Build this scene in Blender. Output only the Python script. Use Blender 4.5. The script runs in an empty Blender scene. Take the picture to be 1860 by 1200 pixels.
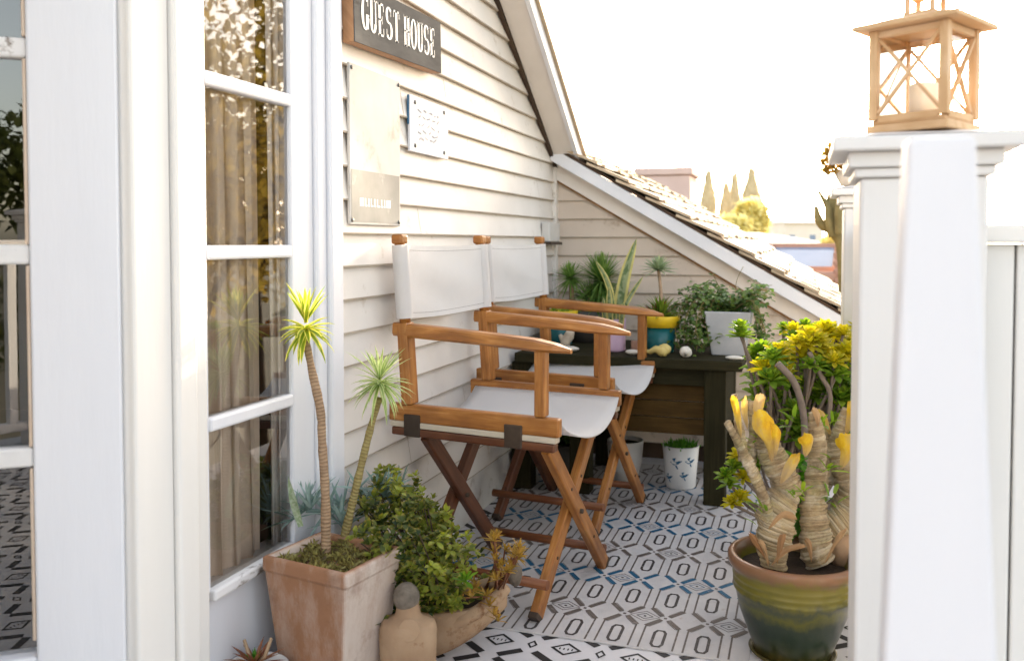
import bpy, math, random
from mathutils import Vector, Matrix, Quaternion
random.seed(7)
PI = math.pi
sc = bpy.context.scene
COL = sc.collection
V = Vector

# ------------------------------------------------------------------ camera model (used as a ruler: pixel + depth -> point)
FPX, TH, PITCH, EYE = 1600.0, math.radians(18.2), math.radians(2.0), 0.87
CXP, CYP = 930.0, 440 + FPX * math.tan(PITCH)
FW = V((-math.sin(TH) * math.cos(PITCH), math.cos(TH) * math.cos(PITCH), -math.sin(PITCH)))
RT = V((math.cos(TH), math.sin(TH), 0))
UP = RT.cross(FW)
EYEV = V((0, 0, EYE))
def ray(x, y): return FW + RT * ((x - CXP) / FPX) + UP * ((CYP - y) / FPX)
def PD(x, y, D): return EYEV + ray(x, y) * D
def PY(x, y, Y): d = ray(x, y); return EYEV + d * (Y / d.y)
def PX(x, y, X): d = ray(x, y); return EYEV + d * (X / d.x)
def PZ(x, y, Z): d = ray(x, y); return EYEV + d * ((Z - EYE) / d.z)

# ------------------------------------------------------------------ mesh builder
class MB:
    def __init__(s):
        s.v = []; s.f = []; s.uv = []; s.t = []; s.mi = []; s.sm = []
    def face(s, idx, uv=None, tint=0.5, mi=0, smooth=False):
        s.f.append(tuple(idx)); s.uv.append(uv or [(0, 0)] * len(idx)); s.t.append(tint); s.mi.append(mi); s.sm.append(smooth)
    def add(s, pts):
        b = len(s.v); s.v += [tuple(p) for p in pts]; return b
    def poly(s, pts, uv=None, tint=0.5, mi=0):
        b = s.add(pts); s.face(range(b, b + len(pts)), uv, tint, mi)
    def box(s, c, size, rot=None, mi=0, tint=0.5):
        c = V(c); hx, hy, hz = [a / 2 for a in size]
        R = rot if rot is not None else Matrix.Identity(3)
        pts = [c + R @ V((sx * hx, sy * hy, sz * hz)) for sx in (-1, 1) for sy in (-1, 1) for sz in (-1, 1)]
        b = s.add(pts)
        L = max(size)
        ax = list(size).index(L)
        for q in ((0, 1, 3, 2), (4, 6, 7, 5), (0, 4, 5, 1), (2, 3, 7, 6), (0, 2, 6, 4), (1, 5, 7, 3)):
            uv = []
            for k in q:
                sg = [(-1, 1)[k >> 2 & 1], (-1, 1)[k >> 1 & 1], (-1, 1)[k & 1]]
                co = [sg[0] * hx, sg[1] * hy, sg[2] * hz]
                o = [co[i] for i in range(3) if i != ax]
                uv.append((co[ax] + c.x * 3.1 + c.y * 1.7, o[0] + o[1] * 0.8 + c.z * 1.3))
            s.face([b + k for k in q], uv, tint, mi)
    def mm(s, x0, x1, y0, y1, z0, z1, mi=0, tint=0.5):
        s.box(((x0 + x1) / 2, (y0 + y1) / 2, (z0 + z1) / 2), (x1 - x0, y1 - y0, z1 - z0), None, mi, tint)
    def beam(s, p0, p1, w, h, up=(0, 0, 1), mi=0, tint=0.5):
        p0, p1 = V(p0), V(p1); x = (p1 - p0); L = x.length; x.normalize()
        y = V(up).cross(x)
        if y.length < 1e-4: y = V((0, 1, 0)).cross(x)
        y.normalize(); z = x.cross(y)
        R = Matrix((x, y, z)).transposed()
        s.box((p0 + p1) / 2, (L, w, h), R, mi, tint)
    def tube(s, path, radii, seg=10, cap=True, mi=0, tint=0.5, smooth=True, squash=1.0):
        path = [V(p) for p in path]; n = len(path)
        if not hasattr(radii, '__len__'): radii = [radii] * n
        tg = [(path[min(i + 1, n - 1)] - path[max(i - 1, 0)]).normalized() for i in range(n)]
        a = V((0, 0, 1)) if abs(tg[0].z) < 0.9 else V((1, 0, 0))
        nx = (a - tg[0] * a.dot(tg[0])).normalized()
        rings = []; u = 0
        for i in range(n):
            if i:
                q = tg[i - 1].rotation_difference(tg[i]); nx = q @ nx
                u += (path[i] - path[i - 1]).length
            ny = tg[i].cross(nx)
            b = s.add([path[i] + (nx * math.cos(2 * PI * k / seg) + ny * math.sin(2 * PI * k / seg) * squash) * radii[i] for k in range(seg)])
            rings.append((b, u))
        for i in range(n - 1):
            (b0, u0), (b1, u1) = rings[i], rings[i + 1]
            for k in range(seg):
                k2 = (k + 1) % seg
                s.face((b0 + k, b0 + k2, b1 + k2, b1 + k), [(u0, k / seg * .1), (u0, (k + 1) / seg * .1), (u1, (k + 1) / seg * .1), (u1, k / seg * .1)], tint, mi, smooth)
        if cap:
            s.face([rings[0][0] + k for k in reversed(range(seg))], None, tint, mi)
            s.face([rings[-1][0] + k for k in range(seg)], None, tint, mi)
    def lathe(s, prof, seg=32, c=(0, 0, 0), mi=0, tint=0.5, wob=None, smooth=True):
        c = V(c); rows = []
        for r, z in prof:
            if r < 1e-6: rows.append((s.add([c + V((0, 0, z))]), 1))
            else:
                rows.append((s.add([c + V((r * math.cos(2 * PI * k / seg), r * math.sin(2 * PI * k / seg), z)) * (1) for k in range(seg)]), seg))
        for i in range(len(rows) - 1):
            (a, na), (b, nb) = rows[i], rows[i + 1]
            for k in range(seg):
                k2 = (k + 1) % seg
                if na == 1 and nb == 1: continue
                if na == 1: q = (a, b + k2, b + k)
                elif nb == 1: q = (a + k, a + k2, b)
                else: q = (a + k, a + k2, b + k2, b + k)
                s.face(q, [(prof[i][1], k / seg)] * len(q), tint, mi, smooth)
    def sphere(s, c, r, seg=12, rings=8, mi=0, tint=0.5, sc=(1, 1, 1), jit=0):
        c = V(c); pts = []
        b = s.add([c + V((0, 0, -r * sc[2]))])
        rr = []
        for i in range(1, rings):
            th = -PI / 2 + PI * i / rings
            rr.append(s.add([c + V((math.cos(th) * math.cos(2 * PI * k / seg) * sc[0], math.cos(th) * math.sin(2 * PI * k / seg) * sc[1], math.sin(th) * sc[2])) * r * (1 + random.uniform(-jit, jit)) for k in range(seg)]))
        t = s.add([c + V((0, 0, r * sc[2]))])
        for k in range(seg):
            k2 = (k + 1) % seg
            s.face((b, rr[0] + k2, rr[0] + k), None, tint, mi, True)
            for i in range(len(rr) - 1):
                s.face((rr[i] + k, rr[i] + k2, rr[i + 1] + k2, rr[i + 1] + k), None, tint, mi, True)
            s.face((rr[-1] + k, rr[-1] + k2, t), None, tint, mi, True)
    def leaf(s, base, d, L, W, droop=0.6, up=(0, 0, 1), n=4, fold=0.25, shape='lance', tint=None, mi=0, twist=0.0, grav=None):
        base = V(base); d = V(d).normalized(); up = V(up)
        side = d.cross(up)
        if side.length < 1e-3: side = d.cross(V((1, 0.3, 0)))
        side.normalize()
        if twist: side = Quaternion(d, twist) @ side
        nrm = side.cross(d)
        tint = random.random() if tint is None else tint
        g = V(grav) if grav else -nrm
        p = base.copy(); rows = []
        for i in range(n + 1):
            t = i / n
            if shape == 'lance': w = W * (0.55 + 1.2 * t - 0.9 * t * t) * (1 - t ** 3) if t < 1 else 0
            elif shape == 'strap': w = W * (0.9 + 0.2 * t) * (1 - t ** 5) if t < 1 else 0
            elif shape == 'ovate': w = W * max(0.0, math.sin(PI * min(1, t * 0.92 + 0.06))) ** 0.8
            elif shape == 'spoon': w = W * (0.35 + 0.65 * math.sin(PI * min(1, t ** 1.5) * 0.5)) * (1 - t ** 7 * 0.75)
            elif shape == 'needle': w = W * (1 - t * 0.85)
            dd = (d + g * droop * t * t).normalized()
            nn = side.cross(dd)
            rows.append(s.add([p - side * w / 2 + nn * fold * w, p, p + side * w / 2 + nn * fold * w]))
            p = p + dd * L / n
        for i in range(n):
            a, b = rows[i], rows[i + 1]; t0, t1 = i / n, (i + 1) / n
            s.face((a, a + 1, b + 1, b), [(t0, 0), (t0, .5), (t1, .5), (t1, 0)], tint, mi, True)
            s.face((a + 1, a + 2, b + 2, b + 1), [(t0, .5), (t0, 1), (t1, 1), (t1, .5)], tint, mi, True)
    def rosette(s, c, axis, n, L, W, e0=80, e1=5, droop=0.3, shape='lance', tint=(0, 1), mi=0, seg=4, r0=0.0, fold=0.25, lvar=0.15):
        axis = V(axis).normalized()
        a = axis.orthogonal().normalized(); b = axis.cross(a)
        for i in range(n):
            t = (i + .5) / n; ph = i * 2.39996 + random.uniform(-.2, .2)
            el = math.radians(e0 + (e1 - e0) * t + random.uniform(-6, 6))
            rad = a * math.cos(ph) + b * math.sin(ph)
            d = rad * math.cos(el) + axis * math.sin(el)
            ll = L * (0.65 + 0.35 * t) * random.uniform(1 - lvar, 1 + lvar)
            s.leaf(V(c) + rad * r0 * t, d, ll, W, droop, axis, seg, fold, shape, random.uniform(*tint), mi)
    def build(s, name, mats, parent=None, bevel=0, seg=2):
        me = bpy.data.meshes.new(name)
        me.from_pydata(s.v, [], s.f)
        if not isinstance(mats, (list, tuple)): mats = [mats]
        for m in mats: me.materials.append(m)
        uvl = me.uv_layers.new(name='UVMap')
        flat = []
        for u in s.uv:
            for p in u: flat += [p[0], p[1]]
        uvl.data.foreach_set('uv', flat)
        me.polygons.foreach_set('material_index', s.mi)
        me.polygons.foreach_set('use_smooth', s.sm)
        at = me.attributes.new('tint', 'FLOAT', 'FACE'); at.data.foreach_set('value', s.t)
        me.update()
        o = bpy.data.objects.new(name, me); COL.objects.link(o)
        if parent is not None: o.parent = parent
        if bevel:
            m = o.modifiers.new('bevel', 'BEVEL'); m.width = bevel; m.segments = seg; m.limit_method = 'ANGLE'; m.angle_limit = math.radians(40)
        return o

def tag(o, label, cat, group=None, kind=None):
    if label: o['label'] = label
    if cat: o['category'] = cat
    if group: o['group'] = group
    if kind: o['kind'] = kind
    return o
def thing(name, label, cat, loc=(0, 0, 0), rz=0, group=None):
    o = bpy.data.objects.new(name, None); COL.objects.link(o)
    o.location = loc; o.rotation_euler = (0, 0, rz); o.empty_display_size = .05
    return tag(o, label, cat, group)
def dup(root, loc=None, rz=None, label=None):
    def cp(o, par):
        c = o.copy(); COL.objects.link(c)
        if par is not None: c.parent = par
        for ch in list(o.children): cp(ch, c)
        return c
    r = cp(root, None)
    if loc is not None: r.location = loc
    if rz is not None: r.rotation_euler = (0, 0, rz)
    if label: r['label'] = label
    return r
def struct(name, mb, mats):
    o = mb.build(name, mats); o['kind'] = 'structure'; return o

# ------------------------------------------------------------------ materials
class NT:
    def __init__(s, name):
        s.m = bpy.data.materials.new(name); s.m.use_nodes = True
        s.t = s.m.node_tree; s.t.nodes.clear()
        s.out = s.n('ShaderNodeOutputMaterial')
    def n(s, typ, **kw):
        nd = s.t.nodes.new(typ)
        for k, v in kw.items(): setattr(nd, k, v)
        return nd
    def l(s, a, b): s.t.links.new(a, b)
    def val(s, sock, v):
        if isinstance(v, bpy.types.NodeSocket): s.l(v, sock)
        else: sock.default_value = v
    def math(s, op, a, b=0.0, c=0.0, clamp=False):
        m = s.n('ShaderNodeMath', operation=op); m.use_clamp = clamp
        s.val(m.inputs[0], a); s.val(m.inputs[1], b); s.val(m.inputs[2], c); return m.outputs[0]
    def mix(s, f, a, b):
        m = s.n('ShaderNodeMix', data_type='RGBA'); s.val(m.inputs[0], f)
        for i, c in ((6, a), (7, b)):
            if isinstance(c, bpy.types.NodeSocket): s.l(c, m.inputs[i])
            else: m.inputs[i].default_value = (c[0], c[1], c[2], 1)
        return m.outputs[2]
    def coord(s, which='Object', scale=(1, 1, 1)):
        tc = s.n('ShaderNodeTexCoord'); mp = s.n('ShaderNodeMapping'); s.l(tc.outputs[which], mp.inputs[0]); mp.inputs['Scale'].default_value = scale; return mp.outputs[0]
    def noise(s, vec, scale, detail=4, rough=.55, dist=0):
        nz = s.n('ShaderNodeTexNoise'); s.l(vec, nz.inputs['Vector']); nz.inputs['Scale'].default_value = scale; nz.inputs['Detail'].default_value = detail
        nz.inputs['Roughness'].default_value = rough; nz.inputs['Distortion'].default_value = dist; return nz.outputs[0]
    def ramp(s, f, stops):
        r = s.n('ShaderNodeValToRGB'); s.l(f, r.inputs[0]); e = r.color_ramp.elements
        while len(e) < len(stops): e.new(.5)
        for k, (p, c) in zip(e, stops):
            k.position = p; k.color = (c[0], c[1], c[2], 1) if hasattr(c, '__len__') else (c, c, c, 1)
        return r.outputs[0]
    def bump(s, h, strength=.3, dist=.002):
        b = s.n('ShaderNodeBump'); s.l(h, b.inputs['Height']); b.inputs['Strength'].default_value = strength; b.inputs['Distance'].default_value = dist; return b.outputs[0]
    def attr(s): a = s.n('ShaderNodeAttribute'); a.attribute_name = 'tint'; return a.outputs['Fac']
    def uv(s):
        u = s.n('ShaderNodeTexCoord'); sp = s.n('ShaderNodeSeparateXYZ'); s.l(u.outputs['UV'], sp.inputs[0]); return sp.outputs[0], sp.outputs[1], u.outputs['UV']
    def bsdf(s, col, rough=.6, normal=None, spec=.5, **kw):
        p = s.n('ShaderNodeBsdfPrincipled')
        if isinstance(col, bpy.types.NodeSocket): s.l(col, p.inputs['Base Color'])
        else: p.inputs['Base Color'].default_value = (col[0], col[1], col[2], 1)
        s.val(p.inputs['Roughness'], rough)
        p.inputs['Specular IOR Level'].default_value = spec
        if normal is not None: s.l(normal, p.inputs['Normal'])
        for k, v in kw.items(): s.val(p.inputs[k.replace('_', ' ')], v)
        s.l(p.outputs[0], s.out.inputs[0]); return p

def surf(name, c1, c2, scale=6, rough=.6, bump=.15, bs=60, dirt=None, dirt_scale=9, dirt_lo=.62, spec=.4, aniso=(1, 1, 1), bd=.002, metallic=0, tintamt=0.0):
    m = NT(name); co = m.coord('Object', aniso)
    f = m.ramp(m.noise(co, scale, 5), [(.3, 0), (.7, 1)])
    col = m.mix(f, c1, c2)
    if tintamt:
        hs = m.n('ShaderNodeHueSaturation'); m.l(col, hs.inputs['Color']); m.l(m.math('MULTIPLY_ADD', m.attr(), tintamt * 2, 1 - tintamt), hs.inputs['Value']); col = hs.outputs[0]
    if dirt:
        df = m.ramp(m.noise(co, dirt_scale, 8, .7), [(dirt_lo, 0), (min(.99, dirt_lo + .12), 1)])
        col = m.mix(df, col, dirt)
    m.bsdf(col, rough, m.bump(m.noise(co, bs, 5, .6), bump, bd), spec, Metallic=metallic)
    return m.m

WHITE = surf('white_paint', (.75, .75, .785), (.68, .68, .72), 5, .48, .25, 60, (.52, .44, .37), 22, .69, aniso=(1, 1, .15))
CREAM = surf('cream_paint', (.79, .765, .73), (.72, .69, .655), 5, .5, .25, 60, (.5, .42, .35), 22, .68, aniso=(1, 1, .15))
BEAD = surf('tan_bead', (.55, .42, .32), (.62, .5, .4), 12, .6)
POSTW = surf('post_paint', (.83, .825, .83), (.75, .745, .76), 5, .5, .25, 60, (.58, .53, .47), 22, .70, aniso=(1, 1, .12))
PEEL = surf('peeling_paint', (.78, .77, .77), (.70, .68, .67), 8, .6, .3, 40, (.16, .12, .09), 38, .56, aniso=(1, .35, 1))
SIDE = surf('siding_paint', (.75, .705, .66), (.67, .625, .58), 5, .6, .25, 70, (.48, .41, .34), 11, .60, tintamt=.07)
SIDEB = surf('back_siding_paint', (.66, .555, .465), (.58, .48, .395), 5, .65, .2, 70, (.40, .31, .24), 11, .58, tintamt=.08)
LAPEDGE = surf('lap_shadow_and_joint', (.34, .28, .22), (.48, .42, .35), 14, .9)  # lap shadow put into the edge colour; also colours the butt joints
MOULD = surf('stained_moulding', (.30, .15, .06), (.18, .09, .04), 30, .7)
SKIRT = surf('skirt_paint', (.72, .70, .68), (.58, .55, .52), 8, .7, .3, 40, (.25, .2, .16), 8, .58)
SOFFIT = surf('soffit_paint', (.78, .72, .67), (.70, .64, .59), 6, .6, .15, 50, (.55, .40, .28), 12, .70)
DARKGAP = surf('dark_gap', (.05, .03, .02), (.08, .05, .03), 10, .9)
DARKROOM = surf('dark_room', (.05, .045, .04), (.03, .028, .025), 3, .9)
SCREW = surf('screw_metal', (.10, .10, .10), (.16, .15, .14), 30, .5, metallic=.6)

def wood_mat(name, ca, cb, cc, rough=.42, bump=.2, gl=6, gw=90, spec=.45):
    m = NT(name); tc = m.n('ShaderNodeTexCoord'); mp = m.n('ShaderNodeMapping'); m.l(tc.outputs['UV'], mp.inputs[0]); mp.inputs['Scale'].default_value = (gl, gw, 1)
    g = m.noise(mp.outputs[0], 1.0, 6, .6, .6)
    big = m.noise(m.coord('Object'), 9, 3)
    col = m.ramp(g, [(.25, ca), (.5, cb), (.75, cc)])
    col = m.mix(m.ramp(big, [(.35, 0), (.7, .75)]), col, ca)
    m.bsdf(col, rough, m.bump(g, bump, .001), spec)
    return m.m
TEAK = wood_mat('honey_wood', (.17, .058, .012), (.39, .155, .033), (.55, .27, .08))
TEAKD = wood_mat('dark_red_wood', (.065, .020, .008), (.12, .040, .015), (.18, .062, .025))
TABLEW = wood_mat('dark_green_wood', (.016, .014, .006), (.028, .025, .011), (.044, .038, .019), .75, spec=.12)
TABLEP = wood_mat('olive_planks', (.05, .028, .008), (.085, .048, .014), (.115, .07, .022), .75, spec=.12)
LANT = wood_mat('lantern_wood', (.50, .29, .13), (.72, .48, .27), (.84, .66, .48), .6, .4, 9, 60)  # wood tone lightened to hold the backlight glare
SIGNSIDE = wood_mat('sign_edge_wood', (.35, .17, .08), (.45, .24, .12), (.52, .3, .16), .6)
SHING = surf('shingle_wood', (.52, .41, .29), (.40, .30, .20), 20, .8, .4, 60, (.2, .13, .08), 14, .62, tintamt=.25)
BLACKIRON = surf('dark_bar_shadow', (.045, .032, .024), (.08, .055, .04), 20, .5, .2, 60, metallic=.4)

def fabric_mat(name, c1, c2, trans=.25):
    m = NT(name); co = m.coord('Object')
    w1 = m.n('ShaderNodeTexWave'); m.l(co, w1.inputs[0]); w1.inputs['Scale'].default_value = 260; w1.bands_direction = 'Z'
    w2 = m.n('ShaderNodeTexWave'); m.l(co, w2.inputs[0]); w2.inputs['Scale'].default_value = 260; w2.bands_direction = 'Y'
    h = m.math('ADD', w1.outputs['Fac'], w2.outputs['Fac'])
    col = m.mix(m.noise(co, 7, 4), c1, c2)
    big = m.noise(co, 11, 3)
    wr = m.noise(m.coord('Object', (1, .35, 1)), 26, 4, .6, 1.2)
    hh = m.math('ADD', m.math('MULTIPLY_ADD', big, 6.0, h), m.math('MULTIPLY', wr, 5.0))
    st_ = m.ramp(m.noise(co, 5, 6, .7), [(.5, 0), (.75, .35)]); col = m.mix(m.math('MULTIPLY', st_, .6), col, (c2[0] * .85, c2[1] * .82, c2[2] * .78))
    p = m.bsdf(col, .85, m.bump(hh, .5, .003), .2)
    tr = m.n('ShaderNodeBsdfTranslucent'); m.l(col, tr.inputs[0])
    mx = m.n('ShaderNodeMixShader'); mx.inputs[0].default_value = trans; m.l(p.outputs[0], mx.inputs[1]); m.l(tr.outputs[0], mx.inputs[2]); m.l(mx.outputs[0], m.out.inputs[0])
    return m.m
TEAKS = wood_mat('red_brown_wood', (.12, .035, .010), (.20, .065, .018), (.28, .10, .03))
CANVAS = fabric_mat('white_canvas', (.90, .88, .865), (.83, .815, .81))
SEAM = surf('seam_thread', (.45, .43, .42), (.40, .38, .37), 30, .9)
CANVASB = fabric_mat('cream_canvas', (.70, .62, .50), (.62, .54, .43), .05)
DRAPE = fabric_mat('beige_drape', (.95, .82, .70), (.92, .75, .62), .06)
SHEER = fabric_mat('pale_sheer', (.96, .90, .88), (.93, .86, .84), .08)

def leaf_mat(name, ca, cb, edge=None, band=None, trans=.45, rough=.45, tip=None):
    m = NT(name); u, v, uvv = m.uv()
    t = m.attr()
    col = m.mix(t, ca, cb)
    nz = m.noise(m.coord('Object'), 30, 3)
    if band:
        bb = m.noise(m.coord('UV', (16, 2.2, 1)), 1.0, 2, .5, .5)
        col = m.mix(m.ramp(bb, [(.45, 0), (.56, 1)]), col, band)
    if edge:
        e = m.math('ABSOLUTE', m.math('SUBTRACT', v, .5)); col = m.mix(m.ramp(e, [(.24, 0), (.34, 1)]), col, edge)
    if tip: col = m.mix(m.ramp(u, [(.6, 0), (1, 1)]), col, tip)
    hs = m.n('ShaderNodeHueSaturation'); m.l(col, hs.inputs['Color']); m.l(m.math('MULTIPLY_ADD', nz, .8, .6), hs.inputs['Value']); col = hs.outputs[0]
    p = m.bsdf(col, rough, None, .35)
    tr = m.n('ShaderNodeBsdfTranslucent'); hs2 = m.n('ShaderNodeHueSaturation'); m.l(col, hs2.inputs['Color']); hs2.inputs['Value'].default_value = 1.5; hs2.inputs['Saturation'].default_value = 1.1
    m.l(hs2.outputs[0], tr.inputs[0])
    mx = m.n('ShaderNodeMixShader'); mx.inputs[0].default_value = trans; m.l(p.outputs[0], mx.inputs[1]); m.l(tr.outputs[0], mx.inputs[2]); m.l(mx.outputs[0], m.out.inputs[0])
    return m.m
L_STALK = leaf_mat('strap_leaf', (.16, .27, .03), (.34, .42, .05), edge=(.80, .74, .18), trans=.5)
L_STALK2 = leaf_mat('grey_strap_leaf', (.18, .30, .07), (.34, .44, .16), edge=(.62, .66, .36), trans=.5)
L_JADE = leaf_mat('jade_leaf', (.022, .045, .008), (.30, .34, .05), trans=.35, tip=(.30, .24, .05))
L_AEON = leaf_mat('aeonium_leaf', (.09, .20, .02), (.30, .42, .05), trans=.4)
L_AEONY = leaf_mat('yellow_sunlit_aeonium_leaf', (.42, .42, .03), (.62, .52, .04), trans=.45)  # yellow leaves; also stands in for sunlight on green ones
L_GREEN = leaf_mat('bright_green_leaf', (.06, .20, .02), (.14, .32, .04), trans=.45)
L_SPIKE = leaf_mat('spiky_leaf', (.06, .15, .03), (.26, .38, .10), trans=.4)
L_BLUE = leaf_mat('blue_grey_leaf', (.14, .22, .18), (.34, .44, .42), trans=.25)
L_SANS = leaf_mat('sansevieria_leaf', (.08, .13, .05), (.12, .18, .07), edge=(.50, .45, .16), band=(.22, .27, .14), trans=.25)
L_SANSG = leaf_mat('grey_sansevieria_leaf', (.16, .22, .13), (.2, .27, .16), band=(.3, .36, .26), trans=.25)
L_IVY = leaf_mat('ivy_leaf', (.035, .085, .018), (.19, .28, .07), trans=.3)
L_RED = leaf_mat('reddish_leaf', (.22, .07, .04), (.30, .16, .08), trans=.3)
L_ORANGE = leaf_mat('orange_sedum_leaf', (.30, .20, .04), (.42, .25, .06), trans=.4)
def husk_mat():
    m = NT('dry_leaf_sheath'); co = m.coord('Object', (1, 1, .5)); u, v, _ = m.uv()
    n1 = m.noise(co, 40, 6, .7); n2 = m.noise(co, 18, 4)
    col = m.ramp(n1, [(.28, (.42, .22, .04)), (.42, (.70, .42, .02)), (.58, (.80, .58, .04)), (.74, (.66, .50, .26))])
    col = m.mix(m.ramp(u, [(.0, .9), (.6, 0)]), col, (.46, .33, .20))
    col = m.mix(m.ramp(n2, [(.50, 0), (.66, .8)]), col, (.50, .38, .24))
    p = m.bsdf(col, .7, m.bump(n1, .5, .003), .25)
    tr = m.n('ShaderNodeBsdfTranslucent'); m.l(col, tr.inputs[0])
    mx = m.n('ShaderNodeMixShader'); mx.inputs[0].default_value = .4; m.l(p.outputs[0], mx.inputs[1]); m.l(tr.outputs[0], mx.inputs[2]); m.l(mx.outputs[0], m.out.inputs[0])
    return m.m
L_HUSKT = leaf_mat('tan_dry_leaf', (.24, .11, .045), (.46, .31, .17), trans=.3, rough=.7)
L_MOSS = leaf_mat('moss_leaf', (.09, .065, .025), (.36, .33, .11), trans=.3)
L_TREE = leaf_mat('tree_leaf', (.05, .075, .02), (.12, .13, .035), trans=.4)
L_GOLD = leaf_mat('golden_tree_leaf', (.26, .19, .05), (.42, .31, .09), trans=.5)
L_HGOLD = leaf_mat('hazy_gold_leaf', (.62, .56, .24), (.80, .74, .40), trans=.5)  # distance haze put into the pale leaf colour
L_HAZE = leaf_mat('hazy_cypress_leaf', (.64, .58, .43), (.80, .74, .60), trans=.5)  # aerial haze sits in the cypress colour
L_CACT = surf('cactus_skin', (.16, .13, .05), (.27, .22, .09), 20, .7, .4, 60)
STEM = surf('stem_bark', (.38, .26, .16), (.26, .17, .10), 40, .75, .5, 120, aniso=(1, 1, .4))
def scar_mat(name, ca, cb, cd):
    m = NT(name); u, v, _ = m.uv(); co = m.coord('Object'); nz = m.noise(co, 50, 5, .65)
    w = m.math('SINE', m.math('MULTIPLY_ADD', u, 900.0, m.math('MULTIPLY', m.noise(co, 20, 2), 14.0)))
    col = m.mix(m.ramp(nz, [(.3, 0), (.7, 1)]), ca, cb); col = m.mix(m.math('MULTIPLY', m.ramp(w, [(.4, 0), (1, 1)]), .6), col, cd)
    m.bsdf(col, .8, m.bump(m.math('ADD', w, m.math('MULTIPLY', nz, 3.0)), .5, .0015), .2); return m.m
STEMS = scar_mat('scarred_stem', (.42, .29, .18), (.28, .18, .11), (.16, .10, .06)); STEMSG = scar_mat('scarred_green_stem', (.34, .29, .12), (.24, .18, .07), (.16, .11, .05))
STEMG = surf('green_stem', (.28, .22, .09), (.20, .16, .06), 40, .7, .4, 120)
STEMGR = surf('grey_stem', (.24, .19, .16), (.16, .125, .10), 40, .75, .5, 120)
BARK = surf('tree_bark', (.09, .06, .04), (.05, .035, .02), 10, .9, .5, 40)
SOIL = surf('dark_soil', (.035, .022, .014), (.06, .04, .026), 60, .95, .8, 150, bd=.006)

def ring_mat():
    m = NT('ringed_trunk'); u, v, uvv = m.uv()
    co = m.coord('Object'); nz = m.noise(co, 30, 4)
    w = m.math('SINE', m.math('MULTIPLY_ADD', u, 600.0, m.math('MULTIPLY', m.noise(m.coord('Object', (1, 1, .4)), 12, 2), 16.0)))
    f = m.math('MULTIPLY', m.ramp(w, [(.75, 0), (1.0, .5)]), m.math('MULTIPLY_ADD', m.ramp(m.noise(co, 26, 4, .7), [(.35, 0), (.7, 1)]), .75, .06), clamp=True)
    f = m.math('MULTIPLY', f, 1.35, clamp=True)
    col = m.mix(m.noise(co, 24, 5), (.56, .46, .29), (.40, .30, .17))
    gr = m.noise(co, 14, 3); col = m.mix(m.ramp(gr, [(.5, 0), (.7, .75)]), col, (.30, .30, .12))
    col = m.mix(m.ramp(m.attr(), [(.05, .5), (.45, 0)]), col, (.20, .145, .085)); col = m.mix(m.ramp(m.attr(), [(.6, 0), (1, .5)]), col, (.58, .54, .44))
    patch = m.ramp(m.noise(co, 11, 6, .75), [(.46, 0), (.62, .8)]); col = m.mix(patch, col, (.22, .16, .10))
    pale = m.ramp(m.noise(co, 17, 6, .7), [(.55, 0), (.70, .8)]); col = m.mix(pale, col, (.60, .54, .44))
    col = m.mix(f, col, (.10, .065, .035))
    m.bsdf(col, .8, m.bump(m.math('MULTIPLY_ADD', m.noise(co, 70, 6, .7), 3.5, m.math('MULTIPLY', w, .35)), .55, .003), .25)
    return m.m
RINGED = ring_mat()

def glaze_mat():
    m = NT('green_glaze'); co = m.coord('Object'); sp = m.n('ShaderNodeSeparateXYZ'); m.l(co, sp.inputs[0])
    z = m.math('DIVIDE', sp.outputs[2], .215)
    nz = m.noise(co, 14, 5, .65); nz2 = m.noise(m.coord('Object', (1, 1, .3)), 40, 4)
    zz = m.math('ADD', z, m.math('MULTIPLY', m.math('SUBTRACT', nz, .5), .35))
    zz = m.math('ADD', zz, m.math('MULTIPLY', m.math('SUBTRACT', nz2, .5), .12))
    col = m.ramp(zz, [(.0, (.10, .075, .02)), (.12, (.035, .038, .010)), (.30, (.012, .026, .012)), (.44, (.022, .034, .022)), (.54, (.10, .10, .016)), (.60, (.05, .06, .035)), (.68, (.15, .135, .02)), (.84, (.175, .15, .025)), (.90, (.20, .11, .05)), (1.0, (.24, .12, .065))])
    m.bsdf(col, .30, m.bump(m.noise(co, 30, 3), .10, .003), .4, Coat_Weight=.12, Coat_Roughness=.15)
    return m.m
GLAZE = glaze_mat()
def terra_mat():
    m = NT('whitewashed_terracotta'); co = m.coord('Object', (1, 1, .35)); co2 = m.coord('Object')
    base = m.mix(m.noise(co2, 14, 5), (.34, .17, .095), (.24, .125, .07))
    geo = m.n('ShaderNodeNewGeometry')
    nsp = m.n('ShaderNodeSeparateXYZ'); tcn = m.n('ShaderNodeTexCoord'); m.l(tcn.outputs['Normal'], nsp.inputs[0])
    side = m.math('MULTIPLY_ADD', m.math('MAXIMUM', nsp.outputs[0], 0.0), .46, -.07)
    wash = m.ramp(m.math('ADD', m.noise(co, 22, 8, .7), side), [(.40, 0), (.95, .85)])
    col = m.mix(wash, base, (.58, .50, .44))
    col = m.mix(m.ramp(m.noise(co2, 9, 6, .7), [(.52, 0), (.68, .55)]), col, (.17, .085, .05))
    m.bsdf(col, .85, m.bump(m.noise(co2, 60, 6), .35, .002), .2)
    return m.m
TERRA = terra_mat()
STONEP = surf('sandy_stoneware', (.44, .31, .20), (.30, .19, .115), 10, .9, .7, 70, (.20, .10, .05), 15, .54, spec=.15)
STONEG = surf('grey_stone', (.10, .082, .064), (.20, .165, .13), 60, .9, .6, 90)
POTW = surf('white_ceramic', (.74, .72, .70), (.66, .64, .62), 8, .35, .05, 40, (.45, .4, .34), 8, .66)
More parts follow.
